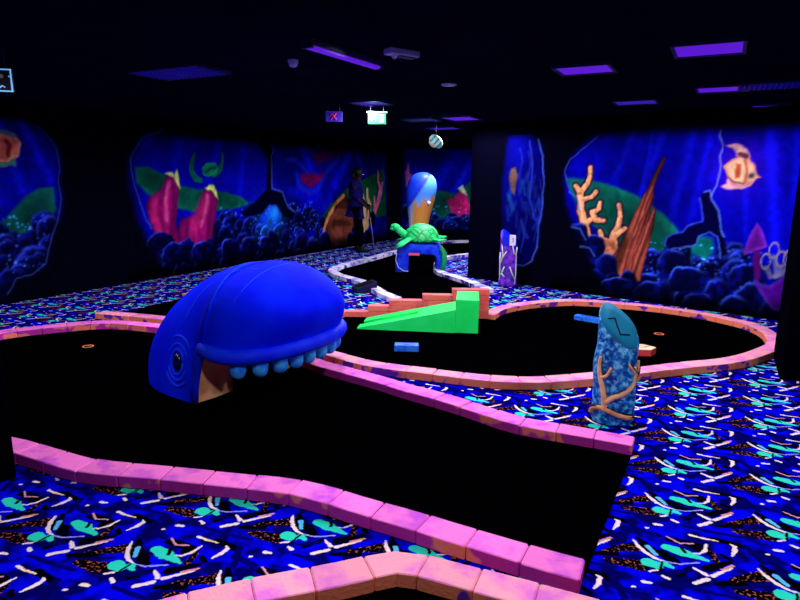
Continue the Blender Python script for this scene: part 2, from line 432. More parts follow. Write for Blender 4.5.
    def specks(s, pts, n, seed, c=(60, 130, 240), r=(.008, .022)):
        P = s.P(pts); rg = random.Random(seed); xs = [p[0] for p in P]; zs = [p[1] for p in P]
        for _ in range(n):
            x, z = rg.uniform(min(xs), max(xs)), rg.uniform(min(zs), max(zs)); rr_ = rg.uniform(*r)
            d = np.hypot((s.X-x), (s.Z-z)*1.3); s.add(sst(rr_*1.6, 0, d)*rg.uniform(.2, .8), c)
    def mask(s, px, soft, ground=(3, 3, 17)):
        d = s.sd(s.P(px)); m = sst(soft, -soft, d)[..., None]; s.C = s.C*m+np.asarray(ground, float)*(1-m)
    def build(s, name, mat):
        k = fbm(s.X*16+3, s.Z*16, 3)[..., None]; k2 = fbm(s.X*5, s.Z*5+9, 3)[..., None]; s.C = s.C*(.70+.36*k+.24*k2)
        n = s.nx*s.nz; off = .006; w = s.w
        a = w.a; d = w.d; nn = w.n
        co = np.empty((n, 3)); X = s.X.ravel(); Z = s.Z.ravel()
        for k in range(2): co[:, k] = a[k]+d[k]*X+nn[k]*off
        co[:, 2] = Z
        back = np.array([[a[0]+d[0]*x+nn[0]*.0005, a[1]+d[1]*x+nn[1]*.0005, z] for x, z in ((s.s0, s.z0), (s.s1, s.z0), (s.s1, s.z1), (s.s0, s.z1))])
        idx = np.arange(n).reshape(s.nz, s.nx)
        q = np.stack([idx[:-1, :-1], idx[:-1, 1:], idx[1:, 1:], idx[1:, :-1]], -1).reshape(-1, 4)
        p0 = co[q[0]]; nv = np.cross(p0[1]-p0[0], p0[2]-p0[1])
        if nv.dot(np.array(nn)) < 0: q = q[:, ::-1]
        me = bpy.data.meshes.new(name)
        faces = q.tolist()+[[n+3, n+2, n+1, n]]
        me.from_pydata(np.vstack([co, back]).tolist(), [], faces); me.update()
        at = me.color_attributes.new('paint', 'FLOAT_COLOR', 'POINT')
        cc = np.ones((n+4, 4)); cc[:n, :3] = lin(np.clip(s.C.reshape(-1, 3), 0, 255)); cc[n:, :3] = .01
        at.data.foreach_set('color', cc.ravel().astype(np.float32))
        o = bpy.data.objects.new(name, me); COL.objects.link(o); me.materials.append(mat); return o
M['mural'] = paintmat('wall painting', .95, .0)
def c3(x0, y0, k, pts): return [(x0+x/k, y0+y/k) for x, y in pts]
def water(c, base=(8, 6, 220), deep=(3, 2, 110)):
    t = fbm(c.X*1.3, c.Z*.7, 3)[..., None]
    c.C = np.asarray(deep, float)*(1-t)+np.asarray(base, float)*t*1.15
MLINE = (70, 110, 230)
MK = 1.0

# --- big mural on the right wall
def mural_right():
    s0 = rw.W(556, 200)[0]; s1 = rw.W(830, 200)[0]
    c = Canvas(rw, s0, s1, .02, 2.2, .0135); q = lambda p: c3(480, 100, 3, p); r = lambda p: c3(600, 100, 2.727, p)
    water(c, (5, 4, 186), (2, 1, 76))
    for p, e, rr_, a in (((700, 110), (668, 230), .05, .45), ((672, 112), (628, 225), .05, .5), ((640, 115), (610, 190), .05, .4), ((770, 105), (776, 270), .06, .75),
                         ((745, 170), (746, 260), .035, .5), ((712, 130), (690, 220), .04, .4), ((800, 120), (795, 230), .05, .5), ((655, 125), (640, 200), .02, .4)):
        c.shaft(p, e, rr_, (16, 26, 190), a*.7)
    c.poly([(566, 178), (590, 180), (618, 187), (650, 203), (674, 225), (692, 252), (700, 285), (650, 270), (612, 240), (580, 215)], (6, 70, 58), .03, edge=(12, 98, 80), ew=.07, lit=2)
    c.poly([(688, 250), (700, 236), (713, 238), (714, 252), (706, 262)], (8, 110, 100), .04, lit=4)
    c.rocks([(640, 262), (660, 250), (700, 246), (728, 248), (760, 262), (765, 310), (640, 300)], 34, .06, .17, 5, (10, 16, 150), (70, 120, 255))
    c.specks([(640, 240), (770, 300)], 150, 8)
    # leaning arch rock
    arch = r([(285, 250), (300, 246), (306, 270), (322, 300), (330, 352), (340, 372), (345, 420), (330, 430), (322, 372), (300, 360), (270, 372), (262, 392), (250, 400), (195, 406), (178, 395), (182, 376), (200, 366), (226, 362), (240, 342), (258, 336), (280, 330), (276, 290), (272, 268)])
    c.poly(arch, (3, 3, 52), .015); c.line(arch[:6], .007, MLINE, .012, .9); c.line(arch[7:14], .006, MLINE, .012, .7); c.line(arch[14:], .007, (50, 70, 220), .012, .8)
    c.line(r([(330, 84), (326, 100), (335, 125), (328, 152), (332, 180), (318, 232), (302, 262)]), .007, (96, 120, 230), .012, .8)
    # coral
    CO = (236, 150, 92); DK = (40, 16, 50)
    LIMBS = (([(332, 204), (329, 232), (322, 252), (302, 276), (303, 330), (316, 385), (332, 440), (356, 462)], [.024, .026, .03, .042, .045, .052, .055, .05]),
                     ([(350, 276), (338, 290), (310, 300)], [.022, .022, .022]), ([(362, 308), (358, 328), (336, 338), (345, 360), (372, 362)], [.02, .022, .03, .03, .02]),
                     ([(288, 258), (300, 276)], [.025, .03]), ([(418, 314), (421, 350), (416, 378), (402, 400), (392, 440), (372, 466)], [.022, .026, .03, .042, .05, .05]),
                     ([(436, 384), (412, 402)], [.022, .03]), ([(362, 394), (368, 440)], [.025, .04]), ([(345, 350), (318, 372)], [.025, .03]), ([(330, 420), (400, 430)], [.05, .05]))
    for pts, rad in LIMBS: c.limb(q(pts), rad, CO, DK, dk=True)
    for pts, rad in LIMBS:
        c.limb(q(pts), rad, CO, DK, (255, 196, 140))
    c.poly(q([(330, 415), (350, 430), (368, 418), (400, 420), (415, 445), (400, 468), (350, 470)]), (222, 132, 84), .02, lit=9)
    k = vnoise(c.X*26, c.Z*26); c.C = c.C*np.where((c.C[..., 0] > 150)[..., None] & (k > .66)[..., None], .82, 1)
    # three spires
    for pts, col in (([(553, 166), (560, 176), (528, 250), (500, 330), (470, 440), (462, 548), (372, 545), (392, 490), (430, 410), (470, 330), (515, 240)], (196, 92, 66)),
                     ([(519, 266), (523, 290), (512, 340), (488, 430), (470, 545), (420, 545), (450, 440), (488, 350)], (182, 82, 62)),
                     ([(526, 316), (530, 334), (520, 380), (505, 450), (482, 545), (440, 545), (462, 470), (500, 372)], (205, 100, 74))):
        c.poly(q(pts), col, .012, edge=(60, 16, 30), ew=.025, streak=(q([(553, 166), (420, 545)]), 22, .55))
    # boulders in front
    c.rocks([(575, 248), (640, 266), (640, 300), (575, 285)], 16, .08, .16, 12, (6, 8, 110), (60, 100, 240))
    for x, y, a, b in ((589, 246, .2, .17), (578, 232, .14, .16), (607, 262, .17, .15), (620, 284, .24, .12), (672, 262, .22, .2), (690, 280, .25, .17), (716, 292, .17, .22), (745, 276, .2, .17), (755, 300, .26, .26), (736, 312, .2, .2), (700, 302, .2, .14), (774, 312, .14, .2), (650, 290, .2, .13)):
        (p,) = c.P([(x, y)]); c.boulder(p[0], p[1]-.03, a, b, (10, 18, 170), (80, 140, 255), 1.0)
    # purple arrow coral
    PU = (78, 14, 130)
    c.poly(r([(428, 484), (440, 505), (462, 508), (488, 492), (512, 462), (520, 470), (520, 580), (470, 570), (440, 530), (420, 490)]), (66, 8, 120), .02, edge=(100, 50, 190), ew=.02, lit=3)
    c.poly(r([(418, 396), (440, 398), (438, 450), (440, 490), (425, 490), (418, 450)]), (84, 10, 110), .02)
    c.poly(r([(430, 334), (445, 366), (456, 400), (430, 408), (392, 424), (402, 388), (414, 358)]), PU, .015, edge=(150, 50, 220), ew=.03)
    for x, y in ((452, 440), (475, 410), (495, 434), (514, 432)):
        (p,) = c.P(r([(x, y)])); d = np.hypot((c.X-p[0])/.045, (c.Z-p[1])/.085); c.over(sst(.26, .05, np.abs(d-1))*.9, (150, 136, 150))
        c.line(r([(x, y+18), ((x+480)/2, y+44), (480, 482)]), .016, (120, 120, 150), .02, .8)
    # butterfly fish
    f = lambda p: c3(700, 130, 8.575, p)
    c.glow((740, 167), .3, (90, 20, 90), .5)
    c.poly(f([(222, 130), (290, 112), (350, 122), (400, 160), (436, 214), (440, 262), (380, 236), (310, 232), (312, 190), (285, 150)]), (214, 176, 150), .012, edge=(200, 120, 170), ew=.02)
    c.poly(f([(205, 305), (280, 250), (350, 228), (430, 250), (480, 310), (492, 385), (525, 408), (480, 424), (440, 460), (360, 490), (290, 480), (240, 400)]), (250, 214, 160), .012, edge=(224, 120, 120), ew=.03)
    c.poly(f([(172, 478), (225, 460), (240, 402), (290, 470), (400, 470), (470, 430), (440, 478), (360, 506), (270, 510), (210, 500)]), (244, 206, 170), .012, edge=(226, 130, 190), ew=.02)
    c.poly(f([(380, 245), (405, 250), (412, 380), (392, 460), (372, 458), (390, 350)]), (216, 104, 84), .015); c.poly(f([(310, 290), (350, 295), (342, 420), (306, 418), (300, 350)]), (204, 84, 50), .015)
    c.line(f([(345, 205), (400, 226)]), .02, (60, 20, 40), .02, .8); (p,) = c.P(f([(440, 390)])); c.boulder(p[0], p[1], .03, .03, (240, 230, 250), (0, 0, 0))
    c.line(f([(240, 400), (300, 450), (372, 458)]), .006, (110, 60, 70), .01, .8)
    # edge of the cave opening
    out = q([(352, 108), (335, 126), (295, 158), (270, 180), (256, 215), (262, 250), (272, 275)])
    c.mask([(597, 132), (830, 100), (830, 330), (640, 312), (606, 296), (590, 262), (576, 232), (566, 205), (564, 176), (573, 155)], .06)
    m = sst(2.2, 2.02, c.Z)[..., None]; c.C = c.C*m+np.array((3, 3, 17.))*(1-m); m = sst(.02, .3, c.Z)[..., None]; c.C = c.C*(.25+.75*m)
    c.line(out, .004, MLINE, .012, .55); c.line(q([(268, 275), (290, 292), (300, 330)]), .008, MLINE, .012, .6); c.line(q([(275, 380), (300, 385), (318, 420)]), .008, MLINE, .012, .6); c.line(q([(300, 440), (330, 445), (345, 470)]), .008, MLINE, .012, .6)
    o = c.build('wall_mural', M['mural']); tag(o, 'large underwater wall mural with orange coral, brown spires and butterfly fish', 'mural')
mural_right()

def mural_alcove():
    s0 = rw.W(497, 200)[0]; s1 = rw.W(550, 200)[0]
    c = Canvas(rw, s0, s1, .25, 2.15, .015); q = lambda p: c3(480, 100, 3, p)
    water(c, (3, 3, 96), (1, 1, 40))
    c.shaft(*q([(110, 120), (95, 330)]), .2, (4, 6, 80), .7)
    rg = random.Random(4)
    for i in range(22):
        x = rg.uniform(80, 165); y = rg.uniform(260, 420); c.line(q([(x, y), (x+rg.uniform(-12, 25), y-rg.uniform(20, 60))]), .014, (10+rg.random()*20, 40+rg.random()*50, 140), .03, .4)
    for i in range(10):
        x = rg.uniform(110, 180); y = rg.uniform(130, 400); c.line(q([(x, y), (x+8, y+40), (x-4, y+90)]), .008, (30, 44, 150), .02, .45)
    c.poly(q([(95, 205), (108, 202), (114, 225), (108, 262), (104, 288), (94, 270), (88, 235)]), (92, 66, 60), .02, lit=8)
    c.mask(q([(85, 110), (120, 100), (160, 108), (185, 140), (192, 220), (190, 330), (178, 420), (158, 480), (120, 500), (85, 490), (68, 400), (66, 240)]), .05)
    c.line(q([(176, 118), (188, 170), (192, 250), (188, 320), (176, 380), (172, 440), (156, 484), (130, 498), (108, 494)]), .008, MLINE, .012, .6)
    c.line(q([(150, 125), (158, 200), (150, 300), (165, 360)]), .007, (40, 60, 190), .02, .6)
    o = c.build('wall_mural', M['mural']); tag(o, 'narrow blue cave wall mural with small tan seahorse, behind the purple hole marker', 'mural')
mural_alcove()

def mural_left():
    s0 = lw.W(121, 200)[0]; s1 = lw.len-.02
    c = Canvas(lw, s0, s1, .02, 2.2, .018); q = lambda p: c3(120, 100, 3.333, p); r = lambda p: c3(240, 120, 4.286, p); t = lambda p: c3(320, 130, 6, p)
    water(c, (4, 3, 172), (2, 1, 70))
    for p, e, rr_, a in (((225, 125), (205, 190), .09, .35), ((245, 130), (238, 210), .08, .35), ((300, 140), (325, 210), .12, .4), ((355, 140), (325, 210), .12, .5), ((180, 125), (175, 170), .1, .3), ((350, 140), (366, 175), .07, .5), ((290, 190), (318, 200), .1, .3)):
        c.shaft(p, e, rr_, (12, 22, 190), a)
    c.poly(q([(48, 222), (90, 222), (150, 250), (200, 285), (260, 298), (340, 305), (400, 322), (430, 346), (380, 362), (330, 368), (240, 372), (150, 350), (90, 312), (56, 276)]), (6, 66, 52), .03, edge=(10, 92, 76), ew=.08, lit=2)
    c.poly([(316, 240), (318, 222), (330, 204), (345, 190), (362, 180), (384, 168), (386, 215), (355, 222), (330, 245)], (6, 72, 44), .04, lit=2)
    # rocks right of the stumps
    c.rocks([(215, 222), (235, 212), (262, 205), (290, 208), (318, 214), (325, 232), (325, 250), (230, 262), (190, 262)], 60, .08, .2, 21, (8, 14, 140), (50, 100, 240))
    c.specks([(220, 205), (322, 245)], 160, 3, r=(.012, .03))
    c.glow((270, 216), .35, (10, 90, 120), .9); c.glow((275, 212), .15, (30, 120, 120), .6)
    # dark cave divider
    c.poly(q([(455, 120), (500, 130), (510, 170), (506, 296), (540, 308), (560, 360), (585, 372), (575, 400), (545, 390), (520, 350), (498, 350), (470, 380), (420, 392), (400, 372), (440, 350), (486, 300), (492, 200), (462, 150)]), (3, 2, 30), .03)
    c.line(q([(500, 150), (512, 160), (504, 190), (506, 296), (540, 306), (556, 352), (582, 372)]), .012, (60, 80, 200), .02, .7)
    # horned green creature
    GR = (10, 92, 70)
    c.line(q([(248, 178), (238, 208), (238, 236), (250, 260), (270, 268)]), [.02, .035, .045, .045, .03], GR); c.line(q([(340, 176), (340, 205), (330, 235), (312, 250)]), [.02, .035, .045, .04], GR)
    c.poly(q([(272, 225), (285, 210), (318, 210), (326, 225), (318, 248), (295, 256), (276, 248)]), (8, 98, 66), .02, edge=(20, 140, 90), ew=.03, lit=5)
    c.line(q([(285, 240), (300, 228), (318, 226)]), .02, (6, 60, 60), .02, .8)
    # magenta stumps
    for body, tip in (([(158, 250), (182, 250), (196, 282), (192, 340), (186, 400), (192, 440), (205, 474), (165, 482), (130, 472), (104, 420), (92, 380), (84, 345), (98, 322), (132, 300), (146, 268)], [(150, 246), (172, 240), (178, 250), (188, 230), (196, 262), (199, 296), (190, 282), (178, 258), (164, 252)]),
                      ([(286, 292), (312, 298), (325, 340), (316, 400), (308, 450), (312, 484), (250, 492), (205, 484), (192, 440), (200, 404), (222, 388), (248, 386), (262, 350), (272, 310)], [(282, 294), (296, 284), (312, 284), (322, 306), (326, 330), (316, 318), (304, 300), (290, 300)])):
        c.poly(q(body), (136, 12, 92), .02, edge=(70, 4, 60), ew=.07, lit=1.6); c.poly(q(tip), (206, 226, 110), .02)
    c.line(q([(120, 340), (118, 400), (140, 440)]), .05, (214, 40, 110), .12, .5); c.line(q([(280, 340), (250, 400), (240, 440)]), .05, (214, 40, 120), .12, .5)
    for px_ in ([(176, 290), (178, 360), (170, 450)], [(150, 300), (128, 360), (150, 450)], [(306, 330), (298, 400), (290, 470)], [(225, 410), (222, 450), (228, 478)]): c.line(q(px_), .02, (80, 4, 66), .06, .6)
    for px_ in ([(163, 275), (150, 330), (156, 400)], [(292, 320), (284, 370), (270, 420)]): c.line(q(px_), .015, (236, 110, 150), .05, .55)
    # dull red fish
    c.poly(r([(300, 150), (350, 120), (430, 118), (430, 150), (380, 172), (330, 190)]), (70, 4, 84), .09); c.poly(r([(256, 235), (290, 222), (330, 232), (372, 222), (350, 262), (300, 292), (262, 270)]), (84, 4, 70), .06, lit=4)
    c.line(r([(205, 170), (236, 170), (262, 196), (292, 230)]), .03, (20, 40, 190), .05, .6); c.line(r([(245, 235), (252, 280), (290, 310), (330, 300), (380, 210), (420, 170)]), .04, (14, 30, 190), .06, .7)
    # fan shell, cream and pink corals
    sh = t([(20, 610), (34, 560), (60, 500), (95, 440), (140, 396), (165, 420), (200, 520), (215, 690), (40, 700)])
    c.poly(sh, (150, 74, 56), .02, edge=(60, 20, 40), ew=.05, streak=([(322, 232), (350, 232)][::1], 5, .4))
    c.line(sh[:5], .035, (226, 138, 84), .03)
    for pts, rad, col in (([(225, 325), (245, 370), (262, 440), (270, 500), (262, 590)], [.04, .05, .05, .05, .09], (206, 170, 120)), ([(282, 355), (284, 410), (300, 450), (290, 520), (275, 590)], [.03, .04, .05, .07, .09], (196, 160, 110)),
                          ([(348, 245), (348, 310), (362, 350), (345, 440), (330, 480), (310, 540)], [.02, .03, .05, .06, .06, .07], (196, 86, 130)), ([(372, 320), (366, 380), (350, 430)], [.02, .03, .04], (186, 80, 150)), ([(325, 400), (330, 470)], [.02, .04], (196, 90, 110))):
        c.line(t(pts), rad, col, .03)
    c.rocks([(352, 222), (386, 205), (386, 245), (350, 250)], 10, .1, .2, 9, (4, 6, 80), (30, 60, 190))
    c.rocks([(150, 240), (200, 245), (240, 240), (330, 234), (345, 248), (230, 270), (150, 275)], 34, .12, .24, 31, (8, 10, 120), (60, 100, 240))
    for x, y, a, b in ((158, 242, .26, .2), (176, 250, .26, .16), (204, 249, .28, .18), (231, 247, .22, .2), (250, 243, .2, .16), (265, 241, .16, .16)):
        (p,) = c.P([(x, y)]); c.boulder(p[0], p[1]-.06, a, b, (8, 10, 130), (80, 120, 255), 1.0)
    c.mask([(165, 122), (386, 128), (388, 246), (170, 278), (152, 250), (140, 225), (129, 185), (129, 160), (141, 137)], .1)
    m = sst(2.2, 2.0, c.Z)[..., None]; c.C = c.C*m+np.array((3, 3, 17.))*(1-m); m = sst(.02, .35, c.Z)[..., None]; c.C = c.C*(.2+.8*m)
    c.line(q([(150, 75), (138, 100), (118, 112), (70, 126), (60, 150), (40, 180), (33, 200), (38, 240), (50, 290), (64, 340), (84, 390), (104, 430)]), .005, MLINE, .016, .5)
    c.line(t([(305, 85), (310, 118), (340, 138), (382, 165), (380, 205), (372, 240), (388, 290), (366, 360), (362, 430)]), .007, (60, 80, 220), .02, .7)
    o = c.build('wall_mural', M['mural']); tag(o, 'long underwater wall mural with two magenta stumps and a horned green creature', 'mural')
mural_left()

def mural_edge():
    s0 = lw.W(-70, 200)[0]; s1 = lw.W(68, 200)[0]
    c = Canvas(lw, s0, s1, .02, 2.2, .015); q = lambda p: c3(0, 80, 2.61, p)
    water(c, (4, 3, 170), (2, 1, 70))
    for p, e, rr_, a in (((16, 110), (50, 180), .06, .6), ((0, 125), (24, 196), .06, .5), ((-30, 120), (0, 200), .08, .4)): c.shaft(p, e, rr_, (16, 26, 190), a)
    c.poly(q([(-40, 400), (15, 362), (45, 325), (75, 298), (100, 284), (140, 280), (146, 340), (120, 380), (60, 400), (0, 420)]), (6, 62, 58), .03, edge=(12, 90, 80), ew=.08, lit=2)
    c.rocks(q([(-140, 420), (20, 385), (70, 390), (90, 370), (140, 330), (150, 380), (115, 480), (40, 520), (-140, 560)]), 40, .1, .22, 14, (8, 12, 130), (70, 110, 240))
    c.specks(q([(0, 350), (130, 500)]), 50, 5)
    c.poly(q([(-20, 140), (10, 130), (36, 140), (54, 165), (50, 200), (20, 216), (-20, 214)]), (196, 92, 72), .015, edge=(240, 160, 130), ew=.04, lit=6)
    c.poly(q([(-20, 124), (16, 128), (44, 146), (30, 150), (5, 140), (-20, 142)]), (90, 130, 140), .015); c.poly(q([(-20, 216), (20, 214), (40, 200), (42, 226), (30, 220), (10, 228), (-20, 226)]), (70, 140, 110), .015)
    c.line(q([(14, 160), (24, 170), (20, 196)]), .02, (120, 30, 40), .02)
    e = q([(40, 72), (62, 100), (84, 118), (112, 132), (134, 160), (150, 190), (156, 230), (152, 270), (160, 310), (152, 360), (132, 420), (118, 480), (84, 506), (42, 518), (20, 560)])
    c.mask([(-90, 105)]+e[:1]+e+[(-90, 310)], .09)
    c.line(e, .004, MLINE, .014, .45); m = sst(2.2, 2.05, c.Z)[..., None]; c.C = c.C*m+np.array((3, 3, 17.))*(1-m)
    o = c.build('wall_mural', M['mural']); tag(o, 'underwater wall mural with an orange fish at the far left edge', 'mural')
mural_edge()

def mural_back():
    s0 = bw.W(400, 200)[0]; s1 = bw.W(475, 200)[0]
    c = Canvas(bw, s0, s1, .3, 2.25, .022); q = lambda p: c3(390, 120, 7.5, p); r = lambda p: c3(300, 90, 2.727, p)
    water(c, (5, 5, 200), (2, 1, 84))
    c.shaft((470, 140), (432, 190), .2, (12, 30, 200), .6); c.shaft((472, 160), (450, 200), .1, (12, 40, 200), .6)
    c.poly([(425, 200), (440, 190), (455, 194), (475, 178), (478, 225), (440, 225)], (6, 76, 66), .04, lit=2)
    c.poly(r([(398, 300), (420, 292), (436, 276), (452, 280), (462, 310), (474, 330), (474, 362), (440, 352), (415, 338)]), (168, 26, 96), .03, lit=2)
    c.poly(r([(430, 268), (444, 258), (452, 276), (455, 288), (440, 280)]), (200, 224, 190), .02)
    c.poly(q([(130, 320), (142, 330), (150, 400), (170, 410), (150, 440), (140, 500), (120, 500), (116, 440), (110, 400), (124, 370)]), (196, 90, 190), .03)
    c.rocks([(430, 215), (476, 215), (476, 232), (405, 232), (405, 205)], 26, .1, .22, 3, (8, 16, 140), (50, 110, 230)); c.specks([(430, 205), (475, 228)], 50, 6, r=(.015, .03))
    c.mask([(404, 150), (415, 132), (480, 128), (480, 232), (404, 232)], .15)
    o = c.build('wall_mural', M['mural']); tag(o, 'small far underwater wall mural behind the turtle with one pink stump', 'mural')
mural_back()

# ------------------------------------------------------------------ pillars
p = G(779, 379)
o = MB().prism([(p.x, p.y), (p.x+.62, p.y-.33), (p.x+.95, p.y+.29), (p.x+.33, p.y+.62)], 0, CEIL).build('pillar', M['pillar'], bevel=.01)
tag(o, 'black square pillar on the right, in front of the large coral mural', 'pillar')
p = G(17, 478)
o = MB().prism([(p.x, p.y), (p.x-.42, p.y+.42), (p.x-.84, p.y), (p.x-.42, p.y-.42)], 0, CEIL).build('pillar', M['pillar'], bevel=.01)
tag(o, 'dark square pillar at the left edge where the magenta kerb starts', 'pillar')
p = G(471, 275.5)
o = MB().prism([(p.x, p.y), (p.x+.48, p.y-.36), (p.x+.62, p.y-.12), (p.x+.16, p.y+.28)], 0, CEIL).build('pillar', M['pillar'], bevel=.01)
tag(o, 'black pillar in the middle between the turtle and the purple marker', 'pillar')

# ------------------------------------------------------------------ kerbs of painted brick
KH, KW = .065, .14
def catmull(P, n=6):
    out = []
    for i in range(len(P)-1):
        a = P[max(i-1, 0)]; b = P[i]; c = P[i+1]; d = P[min(i+2, len(P)-1)]
        for k in range(n):
            t = k/n; out.append(.5*((2*b)+(c-a)*t+(2*a-5*b+4*c-d)*t*t+(3*b-a-3*c+d)*t**3))
    return out+[P[-1]]
def kerb(px, mat, label, brick=.215, group=None, width=KW, h=KH, z0=.006, raw=None, smooth=True):
    P = [G(u, v, h) for u, v in px] if raw is None else raw
    if smooth: P = catmull(P)
    P = [Vector((p.x, p.y, 0)) for p in P]
    L = [0]
    for i in range(1, len(P)): L.append(L[-1]+(P[i]-P[i-1]).length)
    def at(s):
        s = max(0, min(L[-1], s))
        for i in range(1, len(P)):
            if s <= L[i] or i == len(P)-1:
                t = (s-L[i-1])/max(1e-6, L[i]-L[i-1]); return P[i-1].lerp(P[i], t)
    def nrm(s):
        t = (at(s+.04)-at(s-.04)).normalized(); return Vector((-t.y, t.x, 0))
    n = max(1, round(L[-1]/brick)); mb = MB(); b = .004
    for k in range(n):
        s0 = L[-1]*k/n+.0013; s1 = L[-1]*(k+1)/n-.0013; rows = []
        dz = random.uniform(-.002, .002); dw = random.uniform(-.002, .002)
        for j in range(5):
            s = s0+(s1-s0)*(0, .03, .5, .97, 1)[j]; e = .005 if j in (0, 4) else 0
            c = at(s); q = nrm(s); wd = width/2+dw-e; zt = h+dz-e
            rows.append([c+q*a+Vector((0, 0, z)) for a, z in ((-wd, z0), (-wd, zt-b), (-wd+b, zt), (wd-b, zt), (wd, zt-b), (wd, z0))])
        mb.grid(rows, True); m0 = len(mb.v)-30; mb.f.append(tuple(range(m0, m0+6))[::-1]); mb.f.append(tuple(range(m0+24, m0+30)))
    o = mb.build('brick_kerb', mat); tag(o, label, 'kerb', group)
    return P
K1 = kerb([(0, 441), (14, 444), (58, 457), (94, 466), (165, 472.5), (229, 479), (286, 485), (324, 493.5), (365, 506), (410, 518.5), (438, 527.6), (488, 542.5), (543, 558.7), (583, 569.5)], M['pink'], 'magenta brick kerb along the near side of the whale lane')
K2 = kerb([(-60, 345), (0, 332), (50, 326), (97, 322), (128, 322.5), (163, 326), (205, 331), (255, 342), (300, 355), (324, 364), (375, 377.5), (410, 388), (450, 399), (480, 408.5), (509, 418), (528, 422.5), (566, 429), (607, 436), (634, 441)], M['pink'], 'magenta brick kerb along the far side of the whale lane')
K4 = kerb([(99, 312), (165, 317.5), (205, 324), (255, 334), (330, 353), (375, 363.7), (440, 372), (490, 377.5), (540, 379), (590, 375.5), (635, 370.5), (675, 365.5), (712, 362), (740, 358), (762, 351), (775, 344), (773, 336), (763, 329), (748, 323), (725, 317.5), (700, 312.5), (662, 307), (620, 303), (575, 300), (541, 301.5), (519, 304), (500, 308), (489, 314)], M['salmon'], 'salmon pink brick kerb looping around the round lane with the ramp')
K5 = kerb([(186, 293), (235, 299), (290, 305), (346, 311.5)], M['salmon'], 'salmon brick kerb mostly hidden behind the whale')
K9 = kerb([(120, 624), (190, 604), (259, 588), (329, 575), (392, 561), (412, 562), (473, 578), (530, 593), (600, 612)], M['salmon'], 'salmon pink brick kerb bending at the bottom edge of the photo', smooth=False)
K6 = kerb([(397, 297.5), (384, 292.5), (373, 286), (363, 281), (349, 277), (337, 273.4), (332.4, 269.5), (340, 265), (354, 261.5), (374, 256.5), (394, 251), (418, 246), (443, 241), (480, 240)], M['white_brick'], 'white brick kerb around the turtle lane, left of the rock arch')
K7 = kerb([(480, 252.5), (458, 254.5), (444, 257), (438, 263), (439, 270), (450.6, 274.5), (466, 279), (477.6, 284), (489, 289)], M['white_brick'], 'white brick kerb of the turtle lane, right of the rock arch')

# ------------------------------------------------------------------ putting lanes
def lane(pts, label, z=.005):
    o = MB().prism([(p[0], p[1]) for p in pts], .0008, z).build('putting_lane', M['felt']); tag(o, label, 'putting lane')
def xy(L): return [(p.x, p.y) for p in L]
lane(xy(K1)+xy(K2)[::-1], 'black felt putting lane with the blue whale on it')
k = K4[::1]
lane(xy(K5)+[tuple(G(400, 309)[:2]), tuple(G(487, 316)[:2])]+xy(K4)[::-1], 'black felt round putting lane with the green ramp on it')
lane(xy(K6)+xy(K7)+[tuple(G(440, 300)[:2])], 'black felt putting lane in front of the turtle arch')
lane(xy(K9)+[tuple(G(600, 650)[:2]), tuple(G(120, 650)[:2])], 'black felt putting lane cut by the bottom edge of the photo')

# ------------------------------------------------------------------ stepped brick wall behind the ramp
st = empty('brick_steps', G(415, 317)); tag(st, 'stepped coral red brick row rising behind the green ramp', 'brick steps')
a, b = G(343, 316.5), G(488, 318.5); d = (b-a).normalized(); ang = math.atan2(d.y, d.x)
us = [343, 368, 389, 422, 451, 488]; Lr = (b-a).length
for i in range(5):
    t0 = (G(us[i], 317)-a).dot(d); t1 = (G(us[i+1], 317.5)-a).dot(d)
    if i == 4: t1 = Lr
    h = .066*(i+1)+.006
    mb = MB()
    for k in range(i+1):
        c = a+d*((t0+t1)/2)
        mb.box((c.x, c.y, .008+.066*k+.031), (t1-t0-.004, .11, .0625), ang)
    o = mb.build('brick_stack', M['coral_brick'], st, bevel=.004); o.matrix_parent_inverse = Matrix.Translation(-st.location)

# ------------------------------------------------------------------ green ramp
A, B = G(357, 329.5), G(478, 334.5); rl = (B-A).length; ex = (B-A).normalized()
rp = empty('green_ramp', (A.x, A.y, .005), math.atan2(ex.y, ex.x)); tag(rp, 'bright green ramp with a forked low end and a square box', 'ramp')
xb = rl-.23; zt = .235; wd = .46
def zr(x): return .012+(zt-.012)*x/xb
mb = MB()
def wedge(x0, x1, y0, y1, x0b=None):
    x0b = x0 if x0b is None else x0b
    V = [(x0, y0, 0), (x1, y0, 0), (x1, y1, 0), (x0b, y1, 0), (x0, y0, zr(x0)), (x1, y0, zr(x1)), (x1, y1, zr(x1)), (x0b, y1, zr(x0b))]
    mb.add(V, [(3, 2, 1, 0), (4, 5, 6, 7), (0, 1, 5, 4), (1, 2, 6, 5), (2, 3, 7, 6), (3, 0, 4, 7)])
wedge(0, .6, 0, .16); wedge(.02, .6, .29, wd); wedge(.6, xb, 0, wd)
o = mb.build('ramp_deck', M['green'], rp)
V = [(.25, .16, .002), (.6, .16, .002), (.6, .29, .002), (.25, .29, .002), (.25, .16, .01), (.6, .16, .06), (.6, .29, .06), (.25, .29, .01)]
MB().add(V, [(3, 2, 1, 0), (4, 5, 6, 7), (0, 1, 5, 4), (1, 2, 6, 5), (2, 3, 7, 6), (3, 0, 4, 7)]).build('slot_floor', M['green'], rp)
MB().box((rl-.115, wd/2+.02, .17), (.23, wd+.04, .34)).build('end_box', M['green'], rp, bevel=.006)

